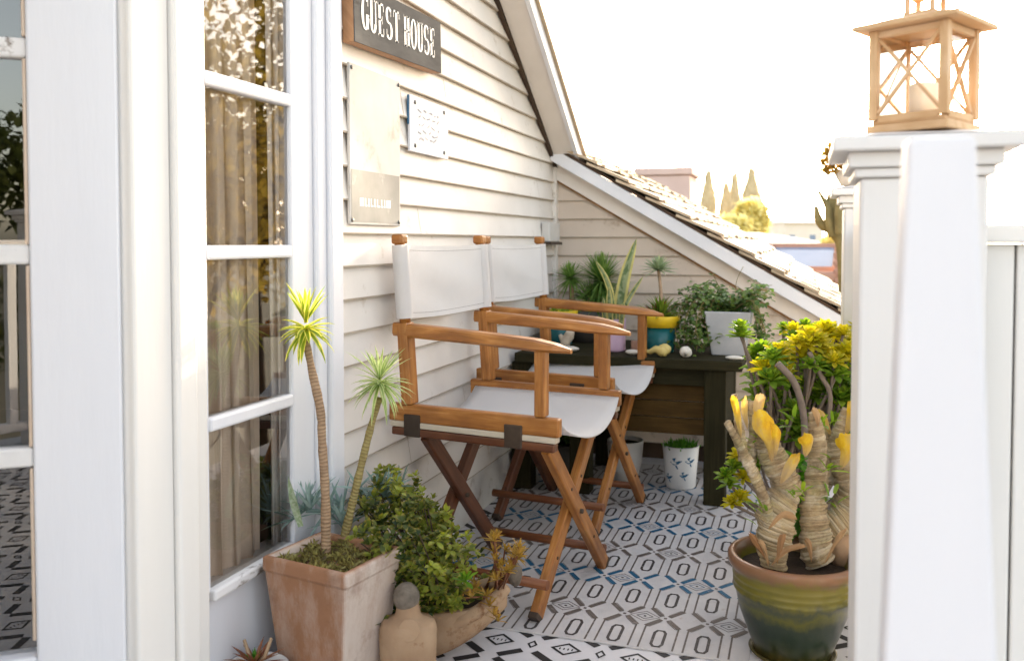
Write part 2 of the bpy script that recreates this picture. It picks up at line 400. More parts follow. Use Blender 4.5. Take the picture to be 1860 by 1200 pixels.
POTY = surf('yellow_glaze', (.72, .50, .02), (.66, .44, .02), 10, .35, .08, 40)
POTT = surf('teal_glaze', (.008, .13, .14), (.006, .10, .12), 14, .3, .1, 40)
POTP = surf('lavender_glaze', (.52, .36, .48), (.46, .31, .43), 10, .4, .05, 40)
POTG = surf('grey_metal_pot', (.36, .38, .41), (.46, .47, .50), 10, .4, .05, 40)
POTD = surf('dark_pot', (.05, .05, .045), (.08, .07, .06), 10, .5)
SHELLY = surf('yellow_shell', (.62, .52, .20), (.52, .40, .13), 24, .5, .3, 60)
SHELLW = surf('white_shell', (.75, .72, .66), (.62, .58, .5), 20, .5, .3, 60)
BRICK = surf('brick_piece', (.34, .20, .15), (.28, .16, .12), 20, .9, .4, 80)
CORAL = surf('pale_coral', (.62, .54, .43), (.5, .42, .32), 40, .9, .7, 90)
PINKST = surf('pink_stucco', (.62, .38, .31), (.56, .34, .27), 3, .9, .2, 20)  # pink lightened, haze put into the colour
CHIM = surf('chimney_brick', (.66, .50, .45), (.60, .45, .40), 6, .9, .2, 20)  # brick lightened so haze and sun glare sit in the colour
ROOFT = surf('terracotta_roof', (.48, .30, .22), (.40, .23, .17), 6, .85, .3, 20, tintamt=.15)
ROOFG = surf('grey_roof', (.62, .55, .50), (.56, .50, .45), 3, .9, .2, 10)
HOUSEW = surf('pale_stucco', (.80, .72, .62), (.74, .66, .56), 2, .9, .2, 10)  # paleness carries the haze over the distant houses
SKYL = surf('skylight_glass', (.20, .26, .36), (.24, .30, .40), 4, .12, .02, 10, spec=.6)
GROUND = surf('dry_ground', (.22, .19, .13), (.16, .14, .09), .6, .95, .2, 4)
SIGNF = surf('sign_charcoal', (.085, .082, .08), (.13, .125, .12), 30, .85, .3, 120, (.06, .055, .05), 40, .6, aniso=(1, .3, 1), spec=.08)
SIGNT = surf('sign_lettering', (.80, .79, .77), (.72, .71, .69), 40, .6)
STEEL = surf('worn_plate_reflection', (.20, .20, .19), (.27, .265, .25), 14, .55, .06, 100, (.36, .35, .33), 20, .6, spec=.15)  # worn plate with the darker reflection in its base grey
PLAQW = surf('white_enamel', (.66, .66, .69), (.62, .62, .65), 10, .55, .03, 30, (.6, .58, .55), 14, .64, spec=.15)
PLAQM = surf('faint_marks', (.36, .37, .40), (.48, .48, .51), 60, .9, spec=.03)
PLATE = surf('pale_worn_plate', (.52, .505, .485), (.43, .42, .405), 12, .55, .05, 60, (.34, .30, .26), 9, .56, spec=.15)
STEELM = surf('pale_lettering', (.70, .72, .76), (.78, .79, .82), 60, .5)
BOXG = surf('grey_box', (.62, .60, .58), (.55, .53, .5), 10, .5)
BLUEP = surf('blue_print', (.02, .09, .19), (.035, .14, .25), 30, .4)
PEB = [surf('pebble_white', (.7, .68, .63), (.6, .57, .52), 30, .6), surf('pebble_tan', (.5, .33, .18), (.42, .27, .14), 30, .6), surf('pebble_black', (.02, .02, .02), (.035, .03, .03), 30, .4)]
CANDLE = surf('candle_wax', (.84, .80, .72), (.80, .75, .66), 10, .5)

def glass_mat(name, refl=2.2, tintc=(.98, .985, .98)):
    m = NT(name)
    fr = m.n('ShaderNodeFresnel'); fr.inputs[0].default_value = 1.5
    co = m.coord('Object'); b = m.bump(m.noise(co, 7, 1), .02, .004)
    f = m.math('MULTIPLY', fr.outputs[0], refl, clamp=True)
    tr = m.n('ShaderNodeBsdfTransparent'); tr.inputs[0].default_value = (*tintc, 1)
    gl = m.n('ShaderNodeBsdfGlossy'); gl.inputs['Roughness'].default_value = .005; m.l(b, gl.inputs['Normal'])
    mx = m.n('ShaderNodeMixShader'); m.l(f, mx.inputs[0]); m.l(tr.outputs[0], mx.inputs[1]); m.l(gl.outputs[0], mx.inputs[2]); m.l(mx.outputs[0], m.out.inputs[0])
    return m.m
GLASS = glass_mat('window_glass', 2.6)
POSTC = surf('warm_post_paint', (.78, .755, .735), (.72, .695, .67), 5, .5, .25, 60, (.55, .48, .42), 22, .69, aniso=(1, 1, .12))
GLASSD = glass_mat('door_glass', 3.2)
GLASSL = glass_mat('lantern_glass', 1.4)

def ink_mat(name, col, base, lo=.35):
    m = NT(name); co = m.coord('Object')
    w = m.ramp(m.noise(co, 45, 6, .7), [(lo, 0), (lo + .3, .55)])
    c = m.mix(w, col, base)
    m.bsdf(c, .55, m.bump(m.noise(co, 90, 4), .12, .001), .35)
    return m.m
RUGC = (.54, .50, .48)
RUGB = surf('rug_ground', (.55, .535, .535), (.47, .455, .46), 12, .6, .12, 90, (.40, .35, .31), 26, .62, spec=.3)
RUG_DK = ink_mat('rug_dark_line', (.055, .047, .046), RUGC, .55)
RUG_BR = ink_mat('rug_brown_line', (.13, .108, .095), RUGC, .54)
RUG_BL = ink_mat('rug_blue_line', (.015, .11, .21), RUGC, .58)
TILEB = surf('tile_white', (.66, .65, .67), (.60, .59, .61), 10, .35, .06, 50, (.45, .41, .38), 20, .66)
TILE_K = ink_mat('tile_black', (.018, .018, .02), (.5, .5, .5), .62)

L_HUSK = husk_mat()
L_STRAP = leaf_mat('olive_strap_leaf', (.06, .12, .015), (.20, .26, .04), trans=.4)
L_PALE = leaf_mat('pale_rosette_leaf', (.22, .30, .17), (.36, .42, .24), trans=.3)
# ------------------------------------------------------------------ floor, rug
m = MB(); m.poly([(-1.3, -1.7, 0), (1.5, -1.7, 0), (1.5, 1.40, 0), (-1.3, 1.40, 0)])
m.poly([(-1.3, 1.40, 0), (.22, 1.40, 0), (.22, 3.6, 0), (-1.3, 3.6, 0)])
m.mm(-1.3, 1.5, -1.7, 1.40, -.2, -.004); m.mm(-1.3, .22, 1.401, 3.6, -.2, -.004)
def stroke(mb, p0, p1, w, z, mi):
    p0, p1 = V((p0[0], p0[1])), V((p1[0], p1[1])); d = (p1 - p0).normalized(); n = V((-d.y, d.x)) * w / 2
    mb.poly([(p0.x - n.x, p0.y - n.y, z), (p1.x - n.x, p1.y - n.y, z), (p1.x + n.x, p1.y + n.y, z), (p0.x + n.x, p0.y + n.y, z)], mi=mi)
def loop(mb, pts, w, z, mi):
    # mitred closed outline
    n = len(pts); ins = []; outs = []
    c = V((sum(p[0] for p in pts) / n, sum(p[1] for p in pts) / n))
    for i in range(n):
        a, b, d = V(pts[i - 1]), V(pts[i]), V(pts[(i + 1) % n])
        e0 = (b - a).normalized(); e1 = (d - b).normalized()
        n0 = V((-e0.y, e0.x)); n1 = V((-e1.y, e1.x)); mt = (n0 + n1).normalized(); k = w / 2 / max(.3, mt.dot(n0))
        ins.append(b + mt * k); outs.append(b - mt * k)
    for i in range(n):
        j = (i + 1) % n
        mb.poly([(outs[i].x, outs[i].y, z), (outs[j].x, outs[j].y, z), (ins[j].x, ins[j].y, z), (ins[i].x, ins[i].y, z)], mi=mi)
# black and white cement tile print: pairs of slanted strokes round a dotted diamond
T = .150
for i in range(-8, 11):
    for j in range(-16, 18):
        cx, cy = -.02 + i * T, 1.80 + (j - 9) * T
        if not (-1.1 < cx < 1.4 and -1.6 < cy < 3.4) or (cy > 1.3 and cx > .15): continue
        for sx in (-1, 1):
            for sy in (-1, 1):
                x0, y0 = cx + sx * T * .12, cy + sy * T * .45
                x1, y1 = cx + sx * T * .41, cy + sy * T * .22
                stroke(m, (x0, y0), (x1, y1), T * .125, .0006, 1)
        loop(m, [(cx - T * .20, cy), (cx, cy - T * .17), (cx + T * .20, cy), (cx, cy + T * .17)], T * .04, .0006, 1)
        for a in range(4):
            stroke(m, (cx + (a - 1.5) * T * .06, cy - T * .03), (cx + (a - 1.5) * T * .06, cy + T * .03), T * .02, .0006, 1)
        loop(m, [(cx + T * .44, cy), (cx + T * .5, cy - T * .10), (cx + T * .56, cy), (cx + T * .5, cy + T * .10)], T * .03, .0006, 1)
struct('floor', m, [TILEB, TILE_K])

m = MB()
RX0, RX1, RY0, RY1, RZ = -.93, -.095, 1.847, 3.42, .0035
m.mm(RX0, RX1, RY0, RY1, .0012, RZ)
px, py = .095, .215
def inr(x, y, mx=.0, my=0): return RX0 + .01 + mx < x < RX1 - .006 - mx and RY0 + .006 + my < y < RY1 - .01 - my
ZI = RZ + .0006
for i in range(-9, 3):
    for j in range(-1, 8):
        cx, cy = -.194 + i * px, 1.905 + j * py
        hw, hs, ht = px * .385, py * .27, py * .46
        wj = .0042
        def st(p0, p1, w, mi):
            t0, t1 = 0.0, 1.0
            for ax_, lo, hi in ((0, RX0 + .006, RX1 - .004), (1, RY0 + .006, RY1 - .006)):
                d = p1[ax_] - p0[ax_]
                if abs(d) < 1e-7:
                    if not lo < p0[ax_] < hi: return
                    continue
                a_, b_ = sorted(((lo - p0[ax_]) / d, (hi - p0[ax_]) / d)); t0, t1 = max(t0, a_), min(t1, b_)
            if t1 - t0 < .05: return
            q0 = (p0[0] + (p1[0] - p0[0]) * t0, p0[1] + (p1[1] - p0[1]) * t0); q1 = (p0[0] + (p1[0] - p0[0]) * t1, p0[1] + (p1[1] - p0[1]) * t1)
            stroke(m, q0, q1, w, ZI, mi)
        blue_up = (j % 2 == 1); cu = 3 if blue_up else 2; cd = 2 if blue_up else 3
        for s in (-1, 1):
            st((cx + s * hw, cy - hs), (cx + s * hw, cy + hs), wj, 2)
            st((cx + s * hw * 1.02, cy + hs), (cx + s * hw * .22, cy + ht), .0125, cu)
            st((cx + s * hw * 1.02, cy - hs), (cx + s * hw * .22, cy - ht), .0125, cd)
            st((cx + s * hw * .82, cy + hs * .93), (cx + s * hw * .16, cy + ht * .9), .0016, 2)
            st((cx + s * hw * .82, cy - hs * .93), (cx + s * hw * .16, cy - ht * .9), .0016, 2)
        ow, oh = px * .125, py * .185
        if inr(cx, cy, ow, oh - .006): loop(m, [(cx - ow, cy - oh * .72), (cx - ow * .55, cy - oh), (cx + ow * .55, cy - oh), (cx + ow, cy - oh * .72), (cx + ow, cy + oh * .72), (cx + ow * .55, cy + oh), (cx - ow * .55, cy + oh), (cx - ow, cy + oh * .72)], .0066, ZI, 1)
        if inr(cx, cy + py / 2, .004, .004): stroke(m, (cx, cy + py / 2 - .004), (cx, cy + py / 2 + .004), .007, ZI, 2)
        if (i + j) % 2 == 0 and inr(cx + px / 2, cy + py / 2, .034, .03):
            dx, dy = cx + px / 2, cy + py / 2
            for k, mi in ((1, 2), (.55, 3 if blue_up else 1)):
                loop(m, [(dx - px * .36 * k, dy), (dx, dy - py * .125 * k), (dx + px * .36 * k, dy), (dx, dy + py * .125 * k)], .0022, ZI, mi)
            stroke(m, (dx - .003, dy), (dx + .003, dy), .006, ZI, 1)
rug = m.build('patterned_rug', [RUGB, RUG_DK, RUG_BR, RUG_BL])
tag(rug, 'thin vinyl floor mat printed with grey and blue hexagons under the chairs', 'rug')

# ------------------------------------------------------------------ left clapboard wall
EXP, Z00 = .0749, .1404
WX = -.98
def rake_y(z): return 2.773 + (1.668 - z) / .662
wl = thing('clapboard_wall', 'pale clapboard side wall of the house behind the wooden chairs', 'wall', (0, 0, 0))
m = MB()
def lap(mb, y0f, y1f, z, x, dirn):
    """one lapped board running along Y on plane X=x"""
    y0, y1 = y0f, y1f
    t = .013
    seg = max(1, int((y1 - y0) / .25)); pts = []
    tint = random.random()
    if tint > .45:
        yj = y0 + (y1 - y0) * random.uniform(.15, .9)
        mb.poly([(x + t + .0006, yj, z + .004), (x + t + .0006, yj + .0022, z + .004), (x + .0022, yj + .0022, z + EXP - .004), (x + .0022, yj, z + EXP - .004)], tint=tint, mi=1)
    for k in range(seg):
        a, b = y0 + (y1 - y0) * k / seg, y0 + (y1 - y0) * (k + 1) / seg
        ja, jb = 0, 0
        za, zb = z, z
        P = lambda y, dx, zz: (x + dx, y, zz)
        m0 = [P(a, t, za), P(b, t, zb), P(b, .001, zb + EXP), P(a, .001, za + EXP)]
        mb.poly(m0, tint=tint)
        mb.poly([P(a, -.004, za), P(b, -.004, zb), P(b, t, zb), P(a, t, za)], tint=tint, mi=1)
        mb.poly([P(a, t, za), P(b, t, zb), P(b, t + .0004, zb + .0035), P(a, t + .0004, za + .0035)], tint=tint, mi=1)  # thin painted shadow line along the lap
for k in range(0, 24):
    z = Z00 + k * EXP
    if z > 2.0: break
    y1 = min(3.53, rake_y(z + .0) + .03)
    lap(m, 1.724, y1, z, WX, 1)
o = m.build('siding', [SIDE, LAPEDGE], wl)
m = MB(); m.mm(WX - .12, WX - .006, 1.724, 3.53, -.2, 1.1)
m.poly([(WX - .006, 1.724, 1.1), (WX - .006, 3.53, 1.1), (WX - .006, 2.26, 2.0), (WX - .006, 1.724, 2.0)])
m.build('backing', DARKGAP, wl)
m = MB(); m.mm(WX - .02, WX + .004, 1.724, 3.50, .0, Z00 - .006); m.build('skirt_board', SKIRT, wl, .003)
m = MB(); m.mm(WX - .02, WX + .022, 3.495, 3.53, .14, 1.24); m.build('corner_trim', SIDE, wl, .002)

gr = thing('gable_roof', 'steep gable roof overhang with pale soffit above the house wall', 'roof')
def zr(y): return 1.668 - .662 * (y - 2.773)
def slopebox(mb, x0, x1, y0, y1, d0, d1, mi=0):
    pts = [(x, y, zr(y) + d) for x in (x0, x1) for y in (y0, y1) for d in (d0, d1)]
    b = mb.add(pts)
    for q in ((0, 1, 3, 2), (4, 6, 7, 5), (0, 4, 5, 1), (2, 3, 7, 6), (0, 2, 6, 4), (1, 5, 7, 3)): mb.face([b + k for k in q], [(pts[k][1] * 1.2, pts[k][0]) for k in q], .5, mi)
m = MB(); slopebox(m, -.955, -.868, 1.6, 3.62, -.004, .010); m.build('soffit', SOFFIT, gr, .002)
m = MB(); slopebox(m, -.867, -.850, 1.6, 3.62, -.016, .042); m.build('fascia', WHITE, gr, .002)
m = MB(); slopebox(m, -.972, -.956, 1.6, 3.53, -.012, .012); m.build('shadow_strip', DARKGAP, gr)  # dark strip put in for the shadow gap along the soffit
m = MB(); slopebox(m, -1.5, -.838, 1.6, 3.66, .044, .058); m.build('shingles', SHING, gr)

# window and door wall
DZ = [.262, .552, .852, 1.153, 1.455, 1.755]
win = thing('french_window', 'tall narrow white paned window with drapes behind the glass', 'window')
m = MB(); m.mm(WX - .05, WX + .006, 1.545, 1.628, .0, 2.1); m.mm(WX - .05, WX + .006, 1.262, 1.280, .258, 2.1)
m.build('sash_stile', WHITE, win, .004)
m = MB(); m.mm(WX - .05, WX + .016, 1.629, 1.668, 0, 2.1); m.mm(WX - .05, WX + .026, 1.669, 1.722, 0, 2.1)
m.build('casing', WHITE, win, .006)
m = MB(); m.mm(WX - .05, WX + .020, 1.086, 1.172, 0, 2.1); m.mm(WX - .05, WX + .030, 1.173, 1.222, 0, 2.1); m.mm(WX - .05, WX + .018, 1.223, 1.262, 0, 2.1)
m.build('corner_casing', CREAM, win, .006, 3)
for z in DZ[1:]: m = MB(); m.mm(WX - .020, WX + .009, 1.280, 1.545, z - .0125, z + .0125); m.build('glazing_bar', WHITE, win, .005)
m = MB(); m.mm(WX - .06, WX + .014, 1.280, 1.545, .242, .262); m.build('sill', PEEL, win, .004)
m = MB(); m.mm(WX - .05, WX - .004, 1.262, 1.545, 0, .2415); m.build('bottom_panel', WHITE, win, .002)
m = MB()
m.poly([(WX - .003, 1.278, .262), (WX - .003, 1.547, .262), (WX - .003, 1.547, 2.1), (WX - .003, 1.278, 2.1)])
m.build('pane', GLASS, win)

def drape(name, label, y0, y1, x, amp, folds, mat, z0=.05, z1=2.1, dx=0.0):
    m = MB(); n = folds * 10; rows = []
    for zi in range(7):
        z = z0 + (z1 - z0) * zi / 6; q = 1 - .25 * zi / 6
        row = []
        for k in range(n + 1):
            t = k / n; ph = t * folds * 2 * PI
            row.append((x + dx * t + amp * q * math.sin(ph) + amp * .4 * math.sin(ph * 1.7 + zi * .4), y0 + (y1 - y0) * t + .006 * math.sin(ph * 2 + zi), z))
        rows.append(m.add(row))
    for a, b in zip(rows, rows[1:]):
        for k in range(n): m.face((a + k, a + k + 1, b + k + 1, b + k), None, .5, 0, True)
    o = m.build(name, mat); tag(o, label, 'curtain'); return o
drape('curtain', 'beige gathered drape hanging behind the left side of the tall window', 1.287, 1.482, -1.012, .010, 4, DRAPE)
drape('curtain', 'pale pinkish sheer curtain at the right edge inside the tall window', 1.505, 1.66, -1.004, .004, 6, SHEER)

# door leaf swung into the room
dr = thing('french_door', 'white glazed french door standing half open at the left', 'door', (-.985, 1.095, 0), math.radians(180 + 36.87))
W_ = .62
m = MB()
for a, b in ((.004, .126), (W_ - .12, W_)): m.mm(a, b, -.02, .02, .01, 2.02)
m.mm(.126, W_ - .12, -.02, .02, .01, .255); m.mm(.126, W_ - .12, -.02, .02, 1.76, 2.02)
m.build('leaf_frame', WHITE, dr, .004)
for z in DZ[1:-1]: m = MB(); m.mm(.126, W_ - .12, -.014, .014, z - .0145, z + .0145); m.build('glazing_bar', PEEL, dr, .004)
m = MB(); m.mm(.30, .325, -.0132, .0132, .255, 1.76); m.build('glazing_bar', PEEL, dr, .004)
for z0, z1 in zip(DZ[:-1], DZ[1:]):
    m = MB(); m.mm(.1262, .1312, -.018, .018, z0 + .016, z1 - .016); m.build('glazing_bead', BEAD, dr, .002)
m = MB(); m.poly([(.120, 0, .25), (W_ - .115, 0, .25), (W_ - .115, 0, 1.765), (.120, 0, 1.765)]); m.build('pane', GLASSD, dr)
m = MB(); m.tube([(W_ - .06, .022, .95), (W_ - .06, .06, .95)], .008, 10); m.sphere((W_ - .06, .075, .95), .025); m.build('handle', BLACKIRON, dr)

nw = thing('clapboard_wall', 'house wall strip beside the open french door opening', 'wall')
m = MB(); m.mm(WX - .10, WX, -1.7, .30, 0, 2.1); m.mm(WX - .10, WX, .30, 1.086, 2.04, 2.1); m.build('siding', SIDE, nw)
m = MB(); m.mm(WX - .10, WX + .02, .30, .39, 0, 2.04); m.build('casing', CREAM, nw, .004)
# dark interior
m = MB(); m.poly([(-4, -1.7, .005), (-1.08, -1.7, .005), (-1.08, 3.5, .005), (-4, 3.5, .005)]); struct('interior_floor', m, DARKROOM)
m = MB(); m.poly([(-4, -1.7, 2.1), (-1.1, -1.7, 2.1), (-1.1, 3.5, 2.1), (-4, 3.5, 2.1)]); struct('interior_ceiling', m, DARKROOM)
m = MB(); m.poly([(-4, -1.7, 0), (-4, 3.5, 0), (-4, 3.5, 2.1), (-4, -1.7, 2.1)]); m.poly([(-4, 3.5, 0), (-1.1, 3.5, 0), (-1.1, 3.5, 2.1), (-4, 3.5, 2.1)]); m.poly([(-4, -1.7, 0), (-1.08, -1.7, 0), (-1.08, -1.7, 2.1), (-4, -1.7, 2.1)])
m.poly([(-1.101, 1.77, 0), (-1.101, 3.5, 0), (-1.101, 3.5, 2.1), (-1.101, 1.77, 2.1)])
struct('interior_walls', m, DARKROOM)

# ------------------------------------------------------------------ back wall and shingled roof
BY = 3.53
def zroof(x): return 1.253 - .590 * (x + .963)      # upper edge of the white fascia
bw = thing('clapboard_wall', 'tan clapboard end wall under the sloping shingled roof', 'wall')
m = MB()
for k in range(-1, 15):
    z = Z00 + k * EXP if k >= 0 else Z00 - EXP
    x1 = min(.24, -.963 + (1.253 - .03 - z) / .590)
    if x1 < WX + .03: break
    tint = random.random(); t = .011; n = 6
    for q in range(n):
        a, b = WX + (x1 - WX) * q / n, WX + (x1 - WX) * (q + 1) / n
        m.poly([(a, BY - t, z), (b, BY - t, z), (b, BY - .001, z + EXP), (a, BY - .001, z + EXP)], tint=tint)
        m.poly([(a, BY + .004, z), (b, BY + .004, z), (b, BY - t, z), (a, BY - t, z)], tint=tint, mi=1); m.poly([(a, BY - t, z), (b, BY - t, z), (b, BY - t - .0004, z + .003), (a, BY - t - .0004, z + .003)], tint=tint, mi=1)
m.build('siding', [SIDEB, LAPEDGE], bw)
m = MB(); pts = [(WX, BY + .006, 0), (.24, BY + .006, 0), (.24, BY + .006, zroof(.24) - .02), (WX, BY + .006, zroof(WX) - .02)]; m.poly(pts); m.build('backing', DARKGAP, bw)
def rbox(mb, x0, x1, y0, y1, d0, d1, tint=.5, lift=0.0):
    pts = [(x, y, zroof(x) + d + (lift if x == x1 else 0)) for x in (x0, x1) for y in (y0, y1) for d in (d0, d1)]
    b = mb.add(pts)
    for q in ((0, 1, 3, 2), (4, 6, 7, 5), (0, 4, 5, 1), (2, 3, 7, 6), (0, 2, 6, 4), (1, 5, 7, 3)): mb.face([b + k for k in q], [(pts[k][0] * 1.2, pts[k][1] + pts[k][2]) for k in q], tint)
m = MB(); rbox(m, WX + .02, .135, BY - .030, BY - .012, -.125, -.055); m.build('frieze_board', SOFFIT, bw, .003)
m = MB(); rbox(m, WX + .02, .120, BY - .020, BY - .010, -.134, -.126); m.build('frieze_moulding', MOULD, bw)
sr = thing('shingled_roof', 'low sloping wood shingle roof with white rake board behind the plants', 'roof')
m = MB(); rbox(m, WX + .012, .150, 3.438, 3.452, -.056, .0); m.build('rake_board', WHITE, sr, .003)
m = MB(); rbox(m, WX + .02, .150, 3.453, BY + .02, -.054, -.040); m.build('soffit', SOFFIT, sr)
m = MB(); rbox(m, WX + .0, .30, 3.4365, 6.2, .001, .014); m.build('roof_deck', DARKGAP, sr)
m = MB(); CL = .118; nc = 11
for k in range(nc):
    xe = .30 - k * CL                  # butt edge (lower, right)
    xs = xe - CL * 1.45
    y = 3.425
    while y < 6.2:
        w = random.uniform(.10, .20)
        if xs < WX - .1: pass
        j = random.uniform(-.010, .010); tn = random.random()
        xs2 = max(xs, WX - .05)
        z0 = lambda x: zroof(x)
        a = [(xs2, y, zroof(xs2) + .012), (xe + j, y, zroof(xe + j) + .030 + .010 * tn)]
        th = .011
        w2 = w - .004
        pts = [(x, yy, z + d) for (x, _, z) in a for yy in (y, y + w2) for d in (0, th)]
        b = m.add(pts)
        for q in ((0, 1, 3, 2), (4, 6, 7, 5), (0, 4, 5, 1), (2, 3, 7, 6), (0, 2, 6, 4), (1, 5, 7, 3)): m.face([b + kk for kk in q], None, tn)
        y += w
m.build('shingles', SHING, sr)

# ------------------------------------------------------------------ wall signs
sg = thing('house_sign', 'charcoal wooden sign reading GUEST HOUSE high on the wall', 'sign', (-.955, 1.99, 1.388))
sg.rotation_euler = (math.radians(2.2), 0, 0)
m = MB(); m.mm(-.014, .014, -.245, .245, -.068, .068); m.build('board', SIGNSIDE, sg, .002)
m = MB(); m.mm(.0145, .017, -.2445, .2445, -.0675, .0675); m.build('painted_face', SIGNF, sg)
def glyphs(word, mb, y0, z0, h, w, gap, x):
    st, th = .15, .055     # thick and thin strokes, fraction of height
    def rect(a, b, c, d): mb.poly([(x, y0c + a * w, z0 + c * h), (x, y0c + b * w, z0 + c * h), (x, y0c + b * w, z0 + d * h), (x, y0c + a * w, z0 + d * h)])
    def curve(pts):
        n = len(pts)
        for (ax, az, aw), (bx, bz, bw2) in zip(pts, pts[1:]):
            A, B = V((ax * w, az * h)), V((bx * w, bz * h)); d = (B - A)
            if d.length < 1e-6: continue
            d.normalize(); nn = V((-d.y, d.x))
            e = d * .0006
            q = [A - nn * aw * h / 2 - e, B - nn * bw2 * h / 2 + e, B + nn * bw2 * h / 2 + e, A + nn * aw * h / 2 - e]
            mb.poly([(x + random.uniform(0, .0003), y0c + p.x, z0 + p.y) for p in q])
    def arc(cx, cz, rx, rz, a0, a1, n=14):
        out = []
        for k in range(n + 1):
            a = math.radians(a0 + (a1 - a0) * k / n)
            out.append((cx + rx * math.cos(a), cz + rz * math.sin(a), th + (st - th) * abs(math.cos(a)) ** 1.3))
        return out
    y0c = y0
    for ch in word:
        if ch == ' ': y0c += w * .55; continue
        s_ = st * h / w
        if ch == 'E':
            rect(.08, .08 + s_, 0, 1); rect(.0, .85, 0, th * 1.2); rect(.0, .85, 1 - th * 1.2, 1); rect(.08, .65, .47, .47 + th); rect(.78, .86, 0, .26); rect(.78, .86, .76, 1); rect(.6, .67, .38, .62)
        elif ch == 'H':
            rect(.06, .06 + s_, 0, 1); rect(.94 - s_, .94, 0, 1); rect(.1, .9, .47, .47 + th)
            for a in (0, 1): rect(.0, .44, a * (1 - th), a * (1 - th) + th); rect(.56, 1, a * (1 - th), a * (1 - th) + th)
        elif ch == 'U':
            rect(.06, .06 + s_, .25, 1); rect(.90 - s_ * .5, .90, .25, 1); rect(-.02, .44, 1 - th, 1); rect(.62, 1.02, 1 - th, 1)
            curve(arc(.06 + s_ / 2 + (.84 - s_) / 2 + .0, .27, .42 - s_ / 2 + .03, .24, 180, 360))
        elif ch == 'T':
            rect(.5 - s_ / 2, .5 + s_ / 2, 0, 1); rect(.02, .98, 1 - th * 1.2, 1); rect(.02, .09, .76, 1); rect(.91, .98, .76, 1); rect(.26, .74, 0, th)
        elif ch == 'O':
            curve(arc(.5, .5, .40, .47, 0, 360, 28))
        elif ch == 'G':
            curve(arc(.52, .5, .40, .47, 50, 345, 24)); rect(.94 - s_, .94, .05, .42); rect(.62, 1.04, .42, .42 + th); rect(.86, .93, .72, .96)
        elif ch == 'S':
            p = []
            for k in range(25):
                t = k / 24; a = math.radians(50 + t * 0)
            up_ = arc(.48, .74, .34, .235, 40, 270, 14); dn = arc(.50, .27, .37, .245, 90, -140, 14)
            for q in (up_, dn):
                for i, c in enumerate(q): pass
            curve(up_); curve(dn); rect(.76, .83, .72, .95); rect(.10, .17, .05, .30)
        y0c += w + gap
    return y0c
m = MB(); glyphs('GUEST HOUSE', m, -.212, -.034, .076, .0345, .0058, .0176)
m.build('lettering', SIGNT, sg)
m = MB(); m.mm(-.024, -.0141, -.18, .18, -.04, .04); m.build('batten', BLACKIRON, sg)

pq = thing('metal_plaque', 'tall brushed metal plaque with worn lettering below the GUEST HOUSE sign', 'plaque', (WX + .016, 1.897, 1.09))
m = MB(); m.mm(-.006, .001, -.131, .131, -.180, .182); m.build('plate', PLATE, pq, .002)
m = MB(); m.mm(.0011, .0014, -.124, .124, -.174, -.055); m.build('reflection_band', STEEL, pq)  # darker reflection on the lower plate, put in as a grey face
for sy in (-.121, .121):
    for sz in (-.170, .172): m = MB(); m.sphere((.002, sy, sz), .005, 8, 6, sc=(.5, 1, 1)); m.build('screw', SCREW, pq)
m = MB(); y = -.085
for wd in (.020, .010, .006, .012, .008, .016, .010, .006, .022):
    zz = -.128
    if wd > .018: m.poly([(.0016, y, zz - .009), (.0016, y + wd, zz - .009), (.0016, y + wd, zz + .010), (.0016, y, zz + .010)])
    else:
        m.poly([(.0016, y, zz - .009), (.0016, y + .0045, zz - .009), (.0016, y + .0045, zz + .010), (.0016, y, zz + .010)])
        m.poly([(.0016, y + .0045, zz - .009), (.0016, y + wd, zz - .009), (.0016, y + wd, zz - .005), (.0016, y + .0045, zz - .005)])
    y += wd + .006
m.build('lettering', STEELM, pq)


p2 = thing('wall_plaque', 'small white square enamel plaque held by four screws', 'plaque', (WX + .018, 2.212, 1.178))
m = MB(); m.mm(-.006, .001, -.130, .130, -.073, .073); m.build('plate', PLAQW, p2, .002)
for sy in (-.098, .098):
    for sz in (-.056, .056): m = MB(); m.sphere((.0015, sy, sz), .006, 8, 6, sc=(.5, 1, 1)); m.build('screw', SCREW, p2)
m = MB()
for r in range(5):
    y = -.07
    while y < .06:
        w = random.uniform(.010, .030); hh = random.uniform(.0015, .0035); a_ = random.uniform(-.5, .9)
        z_ = .036 - r * .018 + random.uniform(-.005, .005); dy, dz = w / 2 * math.cos(a_), w / 2 * math.sin(a_) * .6
        m.poly([(.0016, y - dy, z_ - dz - hh), (.0016, y + dy, z_ + dz - hh), (.0016, y + dy, z_ + dz + hh), (.0016, y - dy, z_ - dz + hh)])
        y += w * .9 + random.uniform(.004, .014)
m.build('faint_marking', PLAQM, p2)
m = MB(); m.mm(-.0058, -.001, -.1325, -.1303, -.004, .071); m.build('blue_edge', BLUEP, p2)

eb = thing('junction_box', 'small pale box mounted in the corner where the two walls meet', 'box', (WX + .012, 3.40, .86))
m = MB(); m.mm(0, .032, -.085, .075, .012, .088); m.build('case', BOXG, eb, .004)
m = MB(); m.mm(-.004, .040, -.090, .080, 0, .011); m.build('shadow_bar', BLACKIRON, eb)  # dark bar standing in for the shadow line under the box

